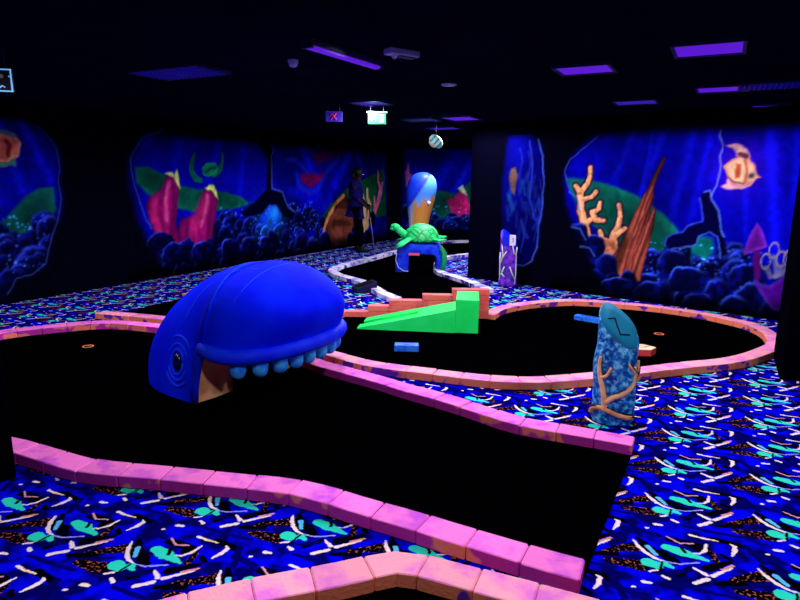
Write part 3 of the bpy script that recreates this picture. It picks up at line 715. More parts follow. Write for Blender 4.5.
# ------------------------------------------------------------------ blue blocks, fish plate, cups
def blockthing(name, u, v, size, rz, mats, label, cat):
    c = G(u, v); e = empty(name, (c.x, c.y, .0055), rz); tag(e, label, cat)
    MB().box((0, 0, size[2]/2), size).build('block_body', mats[0], e, bevel=.006)
    return e
e = blockthing('blue_block', 406.5, 351, (.215, .1, .06), R(-2), [M['blue_block']], 'small bright blue block on the felt in front of the green ramp', 'obstacle block')
MB().tube([(-.05, -.005, .0605), (-.01, -.012, .0605), (.03, -.004, .0605), (.06, .006, .0605)], [.004, .012, .012, .004], 6, .2).build('slot', M['navy'], e)
e = blockthing('blue_block', 589, 322, (.32, .08, .055), R(-42), [M['blue_block']], 'blue block on the felt half hidden behind the teal rock marker', 'obstacle block')
MB().box((0, 0, .055), (.18, .02, .002)).build('slot', M['navy'], e)
c = G(634, 355.5); e = empty('fish_plate', (c.x+.02, c.y+.06, .0055), R(-6)); tag(e, 'cream six sided block with a drawn fish, beside the teal rock marker', 'obstacle block')
hexp = [(-.2, -.09), (.12, -.09), (.19, .0), (.1, .09), (-.18, .09), (-.24, 0)]
MB().prism(hexp, 0, .052).build('block_side', M['red_side'], e)
MB().prism([(x*1.0, y*1.0) for x, y in hexp], .0522, .062).build('block_top', M['cream'], e, bevel=.003)
f = MB(); R_ = [(.045*math.cos(t), .028*math.sin(t), .0628) for t in np.linspace(0, 2*math.pi, 17)]; R_ = [(x+.06, y, z) for x, y, z in R_]
f.tube(R_, .004, 5, .4); f.tube([(.108, 0, .0628), (.13, .02, .0628), (.145, .0, .0628), (.13, -.02, .0628), (.108, 0, .0628)], .004, 5, .4); f.tube([(.012, 0, .0628), (-.02, .02, .0628), (-.012, 0, .0628), (-.02, -.02, .0628), (.012, 0, .0628)], .004, 5, .4)
f.build('fish_drawing', M['black'], e)
for u, v, lab in ((88, 347, 'orange rimmed cup on the whale lane near the left edge'), (659, 334.5, 'orange rimmed cup on the round lane right of the fish block')):
    c = G(u, v); e = empty('golf_cup', (c.x, c.y, .0052)); tag(e, lab, 'golf cup')
    MB().lathe([(.048, 0), (.05, .003), (.04, .004), (.036, .001)], n=24).build('rim', pbr('orange rim paint', (240, 120, 70), .6, .1), e, True)
    MB().lathe([(.036, .0), (.035, .0012)], n=20).build('hole', M['black'], e)

# ------------------------------------------------------------------ rock hole markers
def marker(loc, rz, hgt, wdt, mats, face, label, number):
    e = empty('hole_marker', loc, rz); tag(e, label, 'hole marker')
    rg = random.Random(7); rows = []; n = 28; dep = wdt*.42
    def ringpt(q, z, sx=1.0):
        # the back rises to the top, the front is cut by the slanted face
        x = wdt/2*sx*math.copysign(abs(math.cos(q))**.8, math.cos(q)); y = dep*sx*math.copysign(abs(math.sin(q))**.8, math.sin(q)); return x, y
    zs = [0, .03, .1, .2, .3, .4, .5, .6, .66, .7, .74]
    for k, t in enumerate(zs):
        row = []
        for j in range(n):
            q = 2*math.pi*j/n; wob = 1+.05*math.sin(3*q+t*9)+.03*math.sin(7*q-t*14)
            s = (.93, 1, 1, .98, .96, .98, 1.0, .98, .96, .95, .94)[k]*wob
            x, y = ringpt(q, 0, s); row.append(Vector((x, y, t*hgt)))
        rows.append(row)
    # slanted cap
    def capz(x, y): return hgt*(.80+.115*(y/dep)-.14*(x/(wdt/2)))+hgt*.075
    for s in (.97, .93, .86):
        row = []
        for j in range(n):
            q = 2*math.pi*j/n; x, y = ringpt(q, 0, s); row.append(Vector((x, y, capz(x, y)+(.97-s)*.25*hgt*.6)))
        rows.append(row)
    mb = MB(); mb.grid(rows, True); mb.f.append(tuple(range(n))[::-1]); body = mb.build('rock_body', mats[0], e, True, sub=1)
    top = MB(); rr2 = []
    for s in (.88, .84, .45, .02):
        row = []
        for j in range(n):
            q = 2*math.pi*j/n; x, y = ringpt(q, 0, s); row.append(Vector((x, y, capz(x, y)+.016*hgt+(.03 if s < .86 else 0)*hgt)))
        rr2.append(row)
    top.grid(rr2, True); top.f.append(tuple(range((3)*n, 4*n))); top.build('face_plate', mats[1], e, True)
    return e, ringpt, dep, capz
def rock_teal():
    c = G(611, 421)
    m, N, K, P = newmat('teal rock paint'); t = N.new('ShaderNodeTexCoord')
    v = N.new('ShaderNodeTexNoise'); v.inputs['Scale'].default_value = 34; v.inputs['Detail'].default_value = 3; K.new(t.outputs['Object'], v.inputs['Vector'])
    r = N.new('ShaderNodeValToRGB'); r.color_ramp.elements[0].position = .38; r.color_ramp.elements[0].color = L4((2, 60, 140)); r.color_ramp.elements[1].position = .66; r.color_ramp.elements[1].color = L4((120, 225, 255))
    q = r.color_ramp.elements.new(.5); q.color = L4((10, 120, 205)); K.new(v.outputs['Fac'], r.inputs[0]); K.new(r.outputs[0], P.inputs['Base Color'])
    b = N.new('ShaderNodeBump'); b.inputs['Strength'].default_value = .6; b.inputs['Distance'].default_value = .02; K.new(v.outputs['Fac'], b.inputs['Height']); K.new(b.outputs[0], P.inputs['Normal'])
    P.inputs['Roughness'].default_value = .4; P.inputs['Specular IOR Level'].default_value = .3
    plate = pbr('teal face plate', (3, 108, 140), .6, .1, c2=(6, 120, 156), scale=9)
    hgt, wdt = .70, .262
    e, ringpt, dep, capz = marker((c.x, c.y, 0), R(-21), hgt, wdt, (m, plate), 1, 'teal rock hole marker with tan coral branches standing on the carpet', 7)
    tan = pbr('tan coral paint', (255, 196, 140), .6, .1, c2=(226, 156, 104), scale=14)
    dark = pbr('dark outline paint', (4, 20, 50), .7, .1)
    U0 = 118 # crop centre column; x px per metre
    def S(x, y, off):
        a = (x-222)/175.0*wdt; zz = hgt*(1-(y-80)/520.0)*1.0+.0
        a = max(-wdt/2*.985, min(wdt/2*.985, a)); cx = abs(a/(wdt/2)); yy = -dep*(1-cx**(1/.8*2))**.4 if cx < .999 else 0
        return Vector((a, yy-off, max(.03, zz)))
    def fine(pts):
        P = [Vector((x, y, 0)) for x, y in pts]; return [(p.x, p.y) for p in catmull(P, 6)]
    cor = MB(); ol = MB()
    for pts, r0, r1 in (([(140, 548), (150, 520), (185, 512), (240, 532), (300, 548)], .016, .015), ([(188, 518), (190, 490), (180, 420), (166, 370), (158, 310), (162, 268)], .018, .008), ([(168, 366), (190, 352), (206, 314)], .011, .008),
                        ([(190, 484), (220, 455), (262, 430), (292, 395), (302, 340), (296, 305)], .017, .009), ([(298, 330), (284, 310), (272, 288)], .010, .007), ([(300, 350), (314, 320), (312, 280)], .010, .006)):
        q = fine(pts); n = len(q); cor.tube([S(x, y, .006) for x, y in q], [1.25*(r0+(r1-r0)*i/(n-1)) for i in range(n)], 8, .9); ol.tube([S(x, y, -.004) for x, y in q], [1.25*(r0+(r1-r0)*i/(n-1))+.007 for i in range(n)], 8, .7)
    cor.build('coral_branches', tan, e, True); ol.build('coral_outline', dark, e, True)
    # the numeral: strokes carved in the slanted plate
    def T(x, y):     # where the sight line of that stroke meets the slanted plate
        mi = (Matrix.Translation((c.x, c.y, 0)) @ Matrix.Rotation(R(-21), 4, 'Z')).inverted()
        o_ = mi @ Vector((0, 0, H)); d_ = mi.to_3x3() @ ray(560+x/4.283, 290+y/4.286)
        f_ = lambda p: p.z-capz(p.x, p.y)-.050*hgt
        a0, a1 = f_(o_), f_(o_+d_); return o_+d_*(a0/(a0-a1))
    nb = MB(); nb.tube([T(205, 122), T(236, 120), T(246, 155), T(258, 186)], .0045, 6); nb.tube([T(256, 190), T(298, 192)], .005, 6)
    nb.build('number', dark, e)
rock_teal()
def marker_purple():
    c = G(507, 286)
    m, N, K, P = newmat('purple rock paint'); t = N.new('ShaderNodeTexCoord')
    v = N.new('ShaderNodeTexNoise'); v.inputs['Scale'].default_value = 16; K.new(t.outputs['Object'], v.inputs['Vector'])
    r = N.new('ShaderNodeValToRGB'); r.color_ramp.elements[0].position = .4; r.color_ramp.elements[0].color = L4((50, 10, 150)); r.color_ramp.elements[1].position = .65; r.color_ramp.elements[1].color = L4((140, 36, 226))
    K.new(v.outputs['Fac'], r.inputs[0]); K.new(r.outputs[0], P.inputs['Base Color'])
    plate = pbr('blue face plate', (8, 30, 230), .5, .2)
    e, ringpt, dep, capz = marker((c.x, c.y, 0), R(-8), .76, .26, (m, plate), 1, 'purple rock hole marker with pale green branches near the middle pillar', 0)
    pale = pbr('pale green branch paint', (176, 240, 150), .6, .2, c2=(230, 200, 240), scale=12)
    cb = MB()
    for pts in ([(-.1, .62), (-.085, .48), (-.1, .36)], [(-.03, .52), (-.07, .46), (-.115, .34)], [(-.055, .3), (-.09, .2), (-.12, .17)], [(-.05, .15), (-.09, .2)], [(.05, .6), (.07, .5), (.105, .46), (.11, .2), (.1, .04)], [(.02, .3), (.06, .2), (.1, .12)], [(.115, .58), (.1, .46)], [(-.12, .5), (-.115, .1)]):
        cb.tube([(x, -dep*(1-min(1, abs(x/.13))**2.5)**.4-.012, z) for x, z in pts], .009, 6)
    cb.build('coral_branches', pale, e, True)
    wmat = pbr('white plaque', (240, 236, 255), .5, .2)
    pl = MB(); pl.box((.045, -dep-.006, .68), (.085, .02, .15)).build('plaque', wmat, e, bevel=.003)
    MB().box((-.05, -dep-.004, .67), (.095, .02, .14)).build('blue_panel', plate, e, bevel=.003)
    MB().tube([(.035, -dep-.018, .70), (.052, -dep-.018, .71), (.052, -dep-.018, .66), (.036, -dep-.018, .66)], .004, 5).build('number', M['navy'], e)
marker_purple()

# ------------------------------------------------------------------ whale
def whale():
    W = .58; fw = Vector((math.cos(R(-30)), math.sin(R(-30)), 0)); c = G(199, 405)+Vector((.5, .866, 0))*.57
    e = empty('blue_whale', (c.x, c.y, .005), math.atan2(fw.y, fw.x)); tag(e, 'big blue whale head with open mouth and hanging teeth on the black felt', 'whale')
    LIP = .41; FX = .53; BX = .90; TOP = .90
    def prof(x):
        if x >= 0:
            q = max(0, 1-(x/FX)**3.0); w_ = W*(q**(1/2.8))*(1.0+.07*math.sin(min(1, x/.5)*math.pi)); zt_ = LIP+(TOP-LIP)*(1+.04*math.sin(min(1, x/FX)*math.pi))*q**(1/3.0)
        else:
            q = max(0, 1-(-x/BX)**2.8); w_ = W*q**.45; zt_ = TOP*max(0, 1-(-x/BX)**1.4)**.52
        zb = LIP*min(1, max(0, (x+.03)/.12))**.6 if x > -.03 else 0.0
        # upper jaw rises a little toward the nose
        zb -= .045*math.sin(math.pi/2*min(1, max(0, (x-.05)/.3)))
        return w_, max(zt_, zb+.001), zb
    xs = [-BX*math.cos(t) for t in np.linspace(.02, math.pi/2, 22)][:-1]+[-.03, -.015, 0, .01, .025, .045, .07, .09]+[FX*math.sin(t) for t in np.linspace(.17, math.pi/2-.01, 20)]
    rows = []; low = []; n = 40
    for x in xs:
        w_, zt_, zb = prof(x); row = []
        for j in range(n+1):
            t = math.pi*j/n; cy, sz = math.cos(t), math.sin(t)
            y = w_*math.copysign(abs(cy)**.82, cy); z = zb+(zt_-zb)*abs(sz)**.86
            if x > -.2:    # cheeks flare a little at the foot, forehead leans forward
                pass
            xx = x+.05*math.sin(math.pi*min(1, max(0, (z-LIP)/(TOP-LIP))))*max(0, x)/FX*2
            row.append(Vector((xx, y, z)))
        rows.append(row); low.append((row[0], row[-1], zb, w_, x))
    mb = MB(); mb.grid(rows)
    body = mb.build('whale_body', M['whale'], e, True)
    # lining: cheek fronts, palate and the ball tunnel
    ln = MB(); wi = W*.44; L1 = []; L2 = []; PAL = []
    st = [q for q in low if q[4] >= -.031]
    for a_, b_, zb, w_, x in st:
        yi = min(wi, w_*.97)
        L1.append([a_, Vector((a_.x*.5+.01, yi+(w_-yi)*.5, zb)), Vector((a_.x*.15, yi, zb))] if x < .1 else [a_, Vector((a_.x, (a_.y+yi*.9)/2, zb+.02)), Vector((a_.x, yi*.9*w_/W, zb+.05))])
        L2.append([Vector((p.x, -p.y, p.z)) for p in L1[-1]])
    ln.grid(L1); ln.grid(L2)
    k0 = [i for i, q in enumerate(st) if q[4] >= .06]
    ln.grid([[L1[i][2], Vector((L1[i][2].x, 0, L1[i][2].z+.05)), L2[i][2]] for i in k0])
    arch = []
    for x in (.03, -.15, -.32):
        r_ = []
        for j in range(17):
            t = math.pi*j/16; k = 1-.25*max(0, -x)/.32
            r_.append(Vector((x, wi*k*math.copysign(abs(math.cos(t))**.5, math.cos(t)), (LIP+.03)*k*abs(math.sin(t))**.5)))
        arch.append(r_)
    arch.append([Vector((-.33, p.y*.02, max(0, p.z*.02))) for p in arch[-1]])
    ln.build('mouth_lining', M['mouth'], e, True); MB().grid(arch).build('ball_tunnel', M['black'], e, True)  # tunnel coloured black to stand for the unlit inside of the mouth
    # lip roll
    lip = [Vector((a_.x, a_.y, a_.z+.012)) for a_, b_, zb, w_, x in low if x >= -.031]; rp_ = [Vector((b_.x, b_.y, b_.z+.012)) for a_, b_, zb, w_, x in low if x >= -.031]
    path = lip+rp_[::-1]; k = len(path)
    q2 = [path[0]]
    for p_ in path[1:]:
        if (p_-q2[-1]).length > .015: q2.append(p_)
    k = len(q2)
    MB().tube(q2, [(.026+.028*min(1, max(0, (p_.x-.0)/.2))) for p_ in q2], 10).build('lip', M['whale_lip'], e, True)
    # teeth under the upper lip
    front = [p_ for p_ in q2 if p_.x > .12]
    L = [0]
    for i in range(1, len(front)): L.append(L[-1]+(front[i]-front[i-1]).length)
    T = 9
    for i in range(T):
        s = L[-1]*(.13+.74*i/(T-1))
        for j in range(1, len(front)):
            if s <= L[j]: t = (s-L[j-1])/(L[j]-L[j-1]); p_ = front[j-1].lerp(front[j], t); break
        cn = Vector((.12, 0, p_.z)); ip = p_+(cn-p_).normalized()*.05
        t = MB(); t.lathe([(.004, -.125), (.03, -.118), (.047, -.097), (.055, -.065), (.054, -.02), (.045, .0)], (ip.x, ip.y, ip.z-.034), 14); t.build('tooth', M['tooth'], e, True)
    # eyes on both cheeks
    def surf(x, z, side):
        w_, zt_, zb = prof(x); s_ = min(1, max(0, (z-zb)/(zt_-zb)))**(1/.86); cy = math.sqrt(max(0, 1-s_*s_)); return Vector((x, side*w_*cy**.82, z))
    camside = 1 if (e.matrix_basis.to_3x3() @ Vector((0, 1, 0))).dot(-c) > 0 else -1
    for side in (camside, -camside):
        ex_, ez = -.20, .26
        ce = surf(ex_, ez, side); nn = Vector((-.3, side, .1)).normalized()
        rot = nn.to_track_quat('Z', 'Y').to_matrix()
        eb = MB().ball(ce, (.045, .068, .024), 18, 10, rot).build('eye', M['eye_dark'], e, True)
        def arcp(r0, r1, a0, a1, dx=0):
            out = []
            for t in np.linspace(a0, a1, 14):
                x = ex_+dx+r0*math.cos(t); z = ez+r1*math.sin(t); p_ = surf(x, z, side); out.append(p_+Vector((0, side*.002, 0)))
            return out
        MB().tube(arcp(.062, .088, 0, 2*math.pi), .011, 6).build('eyelid', M['whale_lip'], e, True)
        for r0, r1, a0, a1 in ((.10, .125, R(20), R(165)), (.15, .175, R(35), R(120)), (.095, .125, R(195), R(335)), (.13, .165, R(210), R(315))):
            MB().tube(arcp(r0, r1, a0, a1), [.002]+[.010]*12+[.002], 6).build('wrinkle', M['whale_lip'], e, True)
    # painted creases on the forehead
    def onrow(i, j): return rows[i][j]*1.0
    for pts in ([(28, 6), (28, 10), (27, 14), (25, 18), (23, 22)], [(33, 8), (34, 13), (34, 18), (33, 22)], [(18, 8), (19, 12), (21, 17), (24, 20)], [(26, 12), (29, 15), (33, 17)]):
        if camside < 0: pts = [(i, n-j) for i, j in pts]
        P = catmull([onrow(i, j) for i, j in pts], 5); MB().tube([p_*1.0 for p_ in P], [.001]+[.006]*(len(P)-2)+[.001], 6).build('crease', M['crease'], e, True)
    return e
whale()

# ------------------------------------------------------------------ rock arch, turtle, sculpture
def turtle_group():
    Y = G(420, 273).y; k = lambda u: atY(u, 230, Y).x; hz = lambda v: max(0, atY(420, v, Y).z)
    rock = pbr('blue rock paint', (14, 30, 220), .6, .2, c2=(6, 70, 236), scale=9, bump=.5, bscale=14)
    c = Vector((k(421), Y+.3, 0)); e = empty('rock_arch', (c.x, c.y, .005)); tag(e, 'blue rock arch on the turtle lane with a dark tunnel through it', 'rock arch')
    X = lambda u: k(u)-c.x
    hh = .47; outer = [(X(396), 0), (X(395.5), .15), (X(397), .3), (X(398), .42), (X(403), hh), (X(415), hh+.01), (X(430), hh), (X(440), hh-.02), (X(445), .38), (X(446), .2), (X(446), 0)]
    inner = [(X(409), 0), (X(409), .12), (X(409.5), .26), (X(413), .295), (X(418), .3), (X(425), .3), (X(430), .3), (X(435), .285), (X(437), .25), (X(437.5), .12), (X(437.5), 0)]
    mb = MB(); rings = []
    for y in (-.3, -.27, 0, .27, .3):
        kk = .97 if abs(y) > .28 else 1
        rings.append([Vector((x*kk, y, z*kk)) for x, z in outer]+[Vector((x, y, z)) for x, z in inner[::-1]])
    mb.grid(rings, True)
    for f_ in (0, 4):
        o_ = f_*22
        for i in range(10): mb.f.append((o_+i, o_+i+1, o_+21-i-1, o_+21-i))
    mb.build('rock_body', rock, e, True, bevel=.02)
    MB().tube([(X(441), -.3, .44), (X(444.5), -.33, .33), (X(445), -.34, .2), (X(443), -.35, .05)], [.03, .05, .045, .05], 8).build('seaweed_strand', pbr('green strand paint', (10, 150, 90), .6, .2), e, True)
    MB().tube([(X(397), -.3, .32), (X(396), -.315, .2), (X(399), -.32, .08), (X(404), -.32, .03), (X(409), -.32, .02)], .009, 6).build('painted_edge', pbr('pale edge paint', (190, 190, 250), .6, .1), e, True)
    MB().box((X(414.5), -.31, .305), (.18, .012, .04)).build('label_strip', pbr('red strip', (236, 90, 110), .6, .1), e)
    # turtle
    zt_ = hh+.02; t = empty('turtle', (k(422), c.y-.1, zt_)); tag(t, 'bright green turtle lying on the blue rock arch', 'turtle')
    gr = pbr('green turtle paint', (16, 196, 96), .5, .2, c2=(50, 224, 130), scale=8, bump=.3, bscale=22)
    m, N, K, P = newmat('green shell paint'); tc = N.new('ShaderNodeTexCoord'); vo = N.new('ShaderNodeTexVoronoi'); vo.feature = 'DISTANCE_TO_EDGE'; vo.inputs['Scale'].default_value = 9
    K.new(tc.outputs['Object'], vo.inputs['Vector']); r = N.new('ShaderNodeValToRGB'); r.color_ramp.elements[0].color = L4((4, 120, 60)); r.color_ramp.elements[1].position = .12; r.color_ramp.elements[1].color = L4((24, 206, 104))
    K.new(vo.outputs['Distance'], r.inputs[0]); K.new(r.outputs[0], P.inputs['Base Color'])
    b_ = N.new('ShaderNodeBump'); b_.inputs['Strength'].default_value = .6; b_.inputs['Distance'].default_value = .03; K.new(vo.outputs['Distance'], b_.inputs['Height']); K.new(b_.outputs[0], P.inputs['Normal'])
    sh = MB(); sh.lathe([(.30, .02), (.315, .05), (.30, .08), (.285, .13), (.25, .20), (.19, .26), (.1, .30), (.01, .312)], n=32, sy=.8); sh.build('shell', m, t, True)
    MB().ball((0, 0, .06), (.28, .22, .06)).build('belly', gr, t, True)
    hd = MB(); hd.tube([(-.26, -.02, .1), (-.34, -.04, .17), (-.40, -.05, .22)], [.075, .06, .06], 12); hd.ball((-.43, -.055, .245), (.085, .065, .062), 16, 10, Matrix.Rotation(R(10), 3, 'Y')); hd.ball((-.475, -.06, .22), (.05, .045, .03)); hobj = hd.build('head', gr, t, True)
    for s in (-1, 1): MB().ball((-.46, -.055+s*.052, .262), (.014, .012, .014), 10, 6).build('eye', M['black'], hobj, True)
    def flipper(P, R0): MB().tube(P, R0, 10, .35).build('flipper', gr, t, True)
    flipper([(-.2, -.2, .07), (-.3, -.3, .02), (-.36, -.36, -.02), (-.42, -.37, -.06)], [.07, .085, .075, .03])
    flipper([(-.2, .2, .06), (-.32, .28, .02), (-.42, .3, 0)], [.06, .07, .03])
    flipper([(.2, -.17, .06), (.3, -.22, .05), (.4, -.22, .07)], [.06, .06, .025]); flipper([(.2, .17, .06), (.3, .22, .03), (.36, .24, .03)], [.06, .06, .025])
    MB().tube([(.28, 0, .07), (.36, 0, .08), (.42, 0, .1)], [.05, .03, .008], 8).build('tail', gr, t, True)
    # tall sculpture
    s = empty('shell_sculpture', (k(421.5), c.y+.3, zt_)); tag(s, 'tall blue and tan egg shaped sculpture rising behind the turtle', 'sculpture')
    prof = [(.13, 0), (.15, .1), (.165, .25), (.185, .4), (.215, .55), (.24, .7), (.255, .82), (.25, .93), (.22, 1.02), (.165, 1.09), (.09, 1.13), (.01, 1.145)]
    nn = 40; rows = []; P3 = [Vector((r_, z, 0)) for r_, z in prof]; P3 = catmull(P3, 4)
    for p in P3:
        lean = -.03+.07*max(0, p.y-.3)
        rows.append([Vector((p.x*math.cos(q)+lean-.0, p.x*.85*math.sin(q), p.y)) for q in [2*math.pi*j/nn for j in range(nn)]])
    mb = MB(); mb.grid(rows, True); mb.f.append(tuple(range(nn))[::-1]); o = mb.build('egg_body', paintmat('sculpture paint', .5, .2, .2), s, True)
    me = o.data; cc = np.ones((len(me.vertices), 4)); co = np.array([v.co[:] for v in me.vertices])
    t1 = co[:, 2]-co[:, 0]*1.5; hood = sst(.86, .94, t1); rim = np.exp(-((t1-.9)/.035)**2)
    C = np.empty((len(co), 3)); C[:] = (150, 176, 226); g = sst(.2, .8, co[:, 2])[:, None]; C = np.array((206, 176, 190.))*(1-g)+np.array((70, 140, 240.))*g
    tanm = sst(.05, .0, co[:, 2]-(.62+.3*np.clip(co[:, 0], -.2, .3)+.07*np.sin(co[:, 0]*42)))*sst(-.17, -.10, co[:, 0]); C = C*(1-tanm[:, None])+np.array((196, 118, 56.))*tanm[:, None]
    C = C*(1-hood[:, None])+np.array((20, 60, 236.))*hood[:, None]; C = C*(1-rim[:, None]*.9)+np.array((4, 20, 190.))*rim[:, None]*.9
    cc[:, :3] = lin(np.clip(C, 0, 255)); at = me.color_attributes.new('paint', 'FLOAT_COLOR', 'POINT'); at.data.foreach_set('color', cc.ravel().astype(np.float32))
    MB().ball((.13, -.185, .64), .03, 12, 8).build('knob', M['tooth'] if False else pbr('white knob', (230, 235, 250), .4, .3), s, True)
turtle_group()

# dark box lying at the white kerb
c = G(363, 292); e = empty('floor_box', (c.x, c.y, 0), R(25)); tag(e, 'dark wedge shaped box on the carpet against the white kerb', 'box')
dk = pbr('dark navy plastic', (14, 12, 60), .6, .2)
MB().add([(-.13, -.1, 0), (.17, -.1, 0), (.17, .1, 0), (-.13, .1, 0), (-.13, -.1, .07), (.17, -.1, .15), (.17, .1, .15), (-.13, .1, .07)], [(3, 2, 1, 0), (4, 5, 6, 7), (0, 1, 5, 4), (1, 2, 6, 5), (2, 3, 7, 6), (3, 0, 4, 7)]).build('wedge_body', dk, e, bevel=.008)
MB().box((.02, 0, .119), (.22, .16, .006), 0, 0, R(-15)).build('lid', M['black'], e)

# ------------------------------------------------------------------ person with putter
def skinned(name, J, E, mat, parent, root=0, sub=2):
    me = bpy.data.meshes.new(name); bm = bmesh.new(); sk = bm.verts.layers.skin.verify(); V = []
    for i, (p, r) in enumerate(J):
        v = bm.verts.new(p); rr_ = r if hasattr(r, '__len__') else (r, r); v[sk].radius = rr_; v[sk].use_root = (i == root); V.append(v)
    for a, b in E: bm.edges.new((V[a], V[b]))
    bm.to_mesh(me); bm.free(); o = bpy.data.objects.new(name, me); COL.objects.link(o); me.materials.append(mat); o.parent = parent
    m_ = o.modifiers.new('skin', 'SKIN'); m_.use_smooth_shade = True
    s_ = o.modifiers.new('subdivision', 'SUBSURF'); s_.levels = sub; s_.render_levels = sub
    return o
def person():
    f = G(356, 251.5); e = empty('person', (f.x, f.y, 0), R(-8)); tag(e, 'person in a dim blue shirt and black trousers holding a putter by the left wall', 'person')
    skin = pbr('skin', (34, 18, 34), .7, .1); shirt = pbr('blue violet shirt cloth', (18, 14, 88), .9, .02, c2=(13, 10, 66), scale=9); tr = pbr('black trousers cloth', (3, 2, 8), .9, .02); hair = pbr('black hair', (4, 3, 10), .6, .2); shoe = pbr('black shoe', (8, 6, 20), .6, .2)
    J = [((0, 0, .93), .12), ((0.0, 0, 1.1), .115), ((.0, 0, 1.27), .125), ((.01, 0, 1.40), .10), ((.04, 0, 1.475), .05), ((.06, 0, 1.53), .055), ((.075, 0, 1.60), (.085, .095)), ((.07, 0, 1.66), (.075, .08)),
         ((-.02, .09, .88), .085), ((.03, .1, .50), .058), ((-.03, .11, .1), .038), ((.09, .12, .04), .032),
         ((.01, -.09, .88), .085), ((.12, -.1, .50), .058), ((.12, -.11, .1), .038), ((.24, -.12, .04), .032),
         ((.0, .17, 1.38), .055), ((.05, .2, 1.13), .042), ((.22, .06, .98), .030), ((.27, .03, .96), .026),
         ((.0, -.17, 1.38), .055), ((.05, -.2, 1.13), .042), ((.22, -.04, .95), .030), ((.27, -.01, .92), .026),
         ((.155, 0, 1.585), .014), ((.12, 0, 1.545), .04)]
    Ed = [(0, 1), (1, 2), (2, 3), (3, 4), (4, 5), (5, 6), (6, 7), (0, 8), (8, 9), (9, 10), (10, 11), (0, 12), (12, 13), (13, 14), (14, 15), (3, 16), (16, 17), (17, 18), (18, 19), (3, 20), (20, 21), (21, 22), (22, 23), (6, 24), (5, 25)]
    for hx, hy, hz, s in ((.27, .03, .96, 1), (.27, -.01, .92, -1)):
        base = 19 if s > 0 else 23
        for i in range(4):
            n = len(J); z = hz-.008+.0-.018*i+.027; dx = (.03, .034, .031, .024)[i]
            J += [((hx+.02, hy+s*.012, z), .009), ((hx+.02+dx, hy, z-.004), .008), ((hx+.02+dx*.8, hy-s*.03, z-.006), .007)]; Ed += [(base, n), (n, n+1), (n+1, n+2)]
        n = len(J); J += [((hx+.0, hy-s*.01, hz+.03), .010), ((hx+.025, hy-s*.02, hz+.04), .008)]; Ed += [(base, n), (n, n+1)]
    skinned('body', J, Ed, skin, e, sub=1)
    S = [((0, 0, .90), (.17, .19)), ((0, 0, 1.1), (.16, .18)), ((0, 0, 1.27), (.165, .19)), ((.005, 0, 1.40), (.14, .16)), ((.03, 0, 1.47), .075), ((.0, .175, 1.40), .095), ((.03, .2, 1.2), .082), ((.07, .185, 1.08), .074), ((.0, -.175, 1.40), .095), ((.03, -.2, 1.2), .082), ((.07, -.185, 1.08), .074), ((-.02, 0, .78), (.165, .18))]
    skinned('shirt', S, [(0, 1), (1, 2), (2, 3), (3, 4), (3, 5), (5, 6), (6, 7), (3, 8), (8, 9), (9, 10), (0, 11)], shirt, e)
    T = [((0, 0, .93), .125), ((-.02, .09, .86), .10), ((.03, .1, .50), .078), ((-.03, .11, .10), .062), ((.01, -.09, .86), .10), ((.12, -.1, .50), .078), ((.12, -.11, .10), .062)]
    skinned('trousers', T, [(0, 1), (1, 2), (2, 3), (0, 4), (4, 5), (5, 6)], tr, e)
    h = MB(); h.ball((.035, 0, 1.645), (.115, .098, .105), 18, 12); h.ball((-.045, 0, 1.585), (.06, .085, .09), 14, 10); h.build('hair', hair, e, True)
    for x, y in ((.03, .115), (.18, -.115)):
        b = MB(); b.ball((x, y, .04), (.14, .05, .05), 14, 8, zmin=-.7); b.build('shoe', shoe, e, True)
    for s in (-1, 1): MB().ball((.152, s*.03, 1.605), .009, 8, 6).build('eye', M['greywhite'], e, True)
    p = empty('golf_putter', e.matrix_basis @ Vector((.42, 0, 0)), R(-8)); tag(p, 'golf putter held down to the carpet by the person', 'golf putter')
    met = pbr('putter steel', (120, 110, 170), .35, .5)
    MB().tube([(-.02, 0, .03), (-.14, .0, .90)], .008, 8).build('shaft', met, p, True); MB().tube([(-.11, 0, .74), (-.145, 0, 1.0)], .015, 8).build('grip', M['black'], p, True); MB().box((0, 0, .022), (.035, .12, .03)).build('club_head', met, p, bevel=.005)
person()

# ------------------------------------------------------------------ ceiling fixtures
def fix(u, v, w_, d_, lens, label, rz=R(-28), louvre=False, light=True, cpt=None, group=None, th=.022, power=1.0):
    c = G(u, v, CEIL) if cpt is None else Vector(cpt)
    e = empty('ceiling_lamp', (c.x, c.y, CEIL), rz); tag(e, label, 'ceiling lamp', group)
    f = MB(); t = .022
    for x, y, a, b in ((0, d_/2, w_, t), (0, -d_/2, w_, t), (w_/2, 0, t, d_), (-w_/2, 0, t, d_)): f.box((x, y, -th/2), (a+(t if b == t else 0), b, th))
    f.build('lamp_frame', M['frame'] if lens != 'uv_grey' else M['frame'], e)
    MB().box((0, 0, -.009), (w_-.012, d_-.012, .01)).build('lamp_lens', M[lens], e)
    if louvre:
        g = MB(); nx = 14; ny = 5
        for i in range(1, nx): g.box((-w_/2+w_*i/nx, 0, -.022), (.005, d_, .018))
        for i in range(1, ny): g.box((0, -d_/2+d_*i/ny, -.022), (w_, .005, .018))
        g.build('louvre_grid', M['louvre'], e)
    if light:
        l = bpy.data.lights.new('lamp_light', 'SPOT'); l.energy = LIGHT_W*power; l.color = LIGHT_COL; l.shadow_soft_size = .12; l.spot_size = R(176); l.spot_blend = .25
        o = bpy.data.objects.new('lamp_light', l); COL.objects.link(o); o.parent = e; o.location = (0, 0, -.05)
    return e
fix(709, 47, .40, .40, 'uv_lens', 'bright violet square ceiling lamp, nearest the camera of those on the right')
fix(585, 67.8, .40, .36, 'uv_lens', 'violet square ceiling lamp right of the middle pillar top')
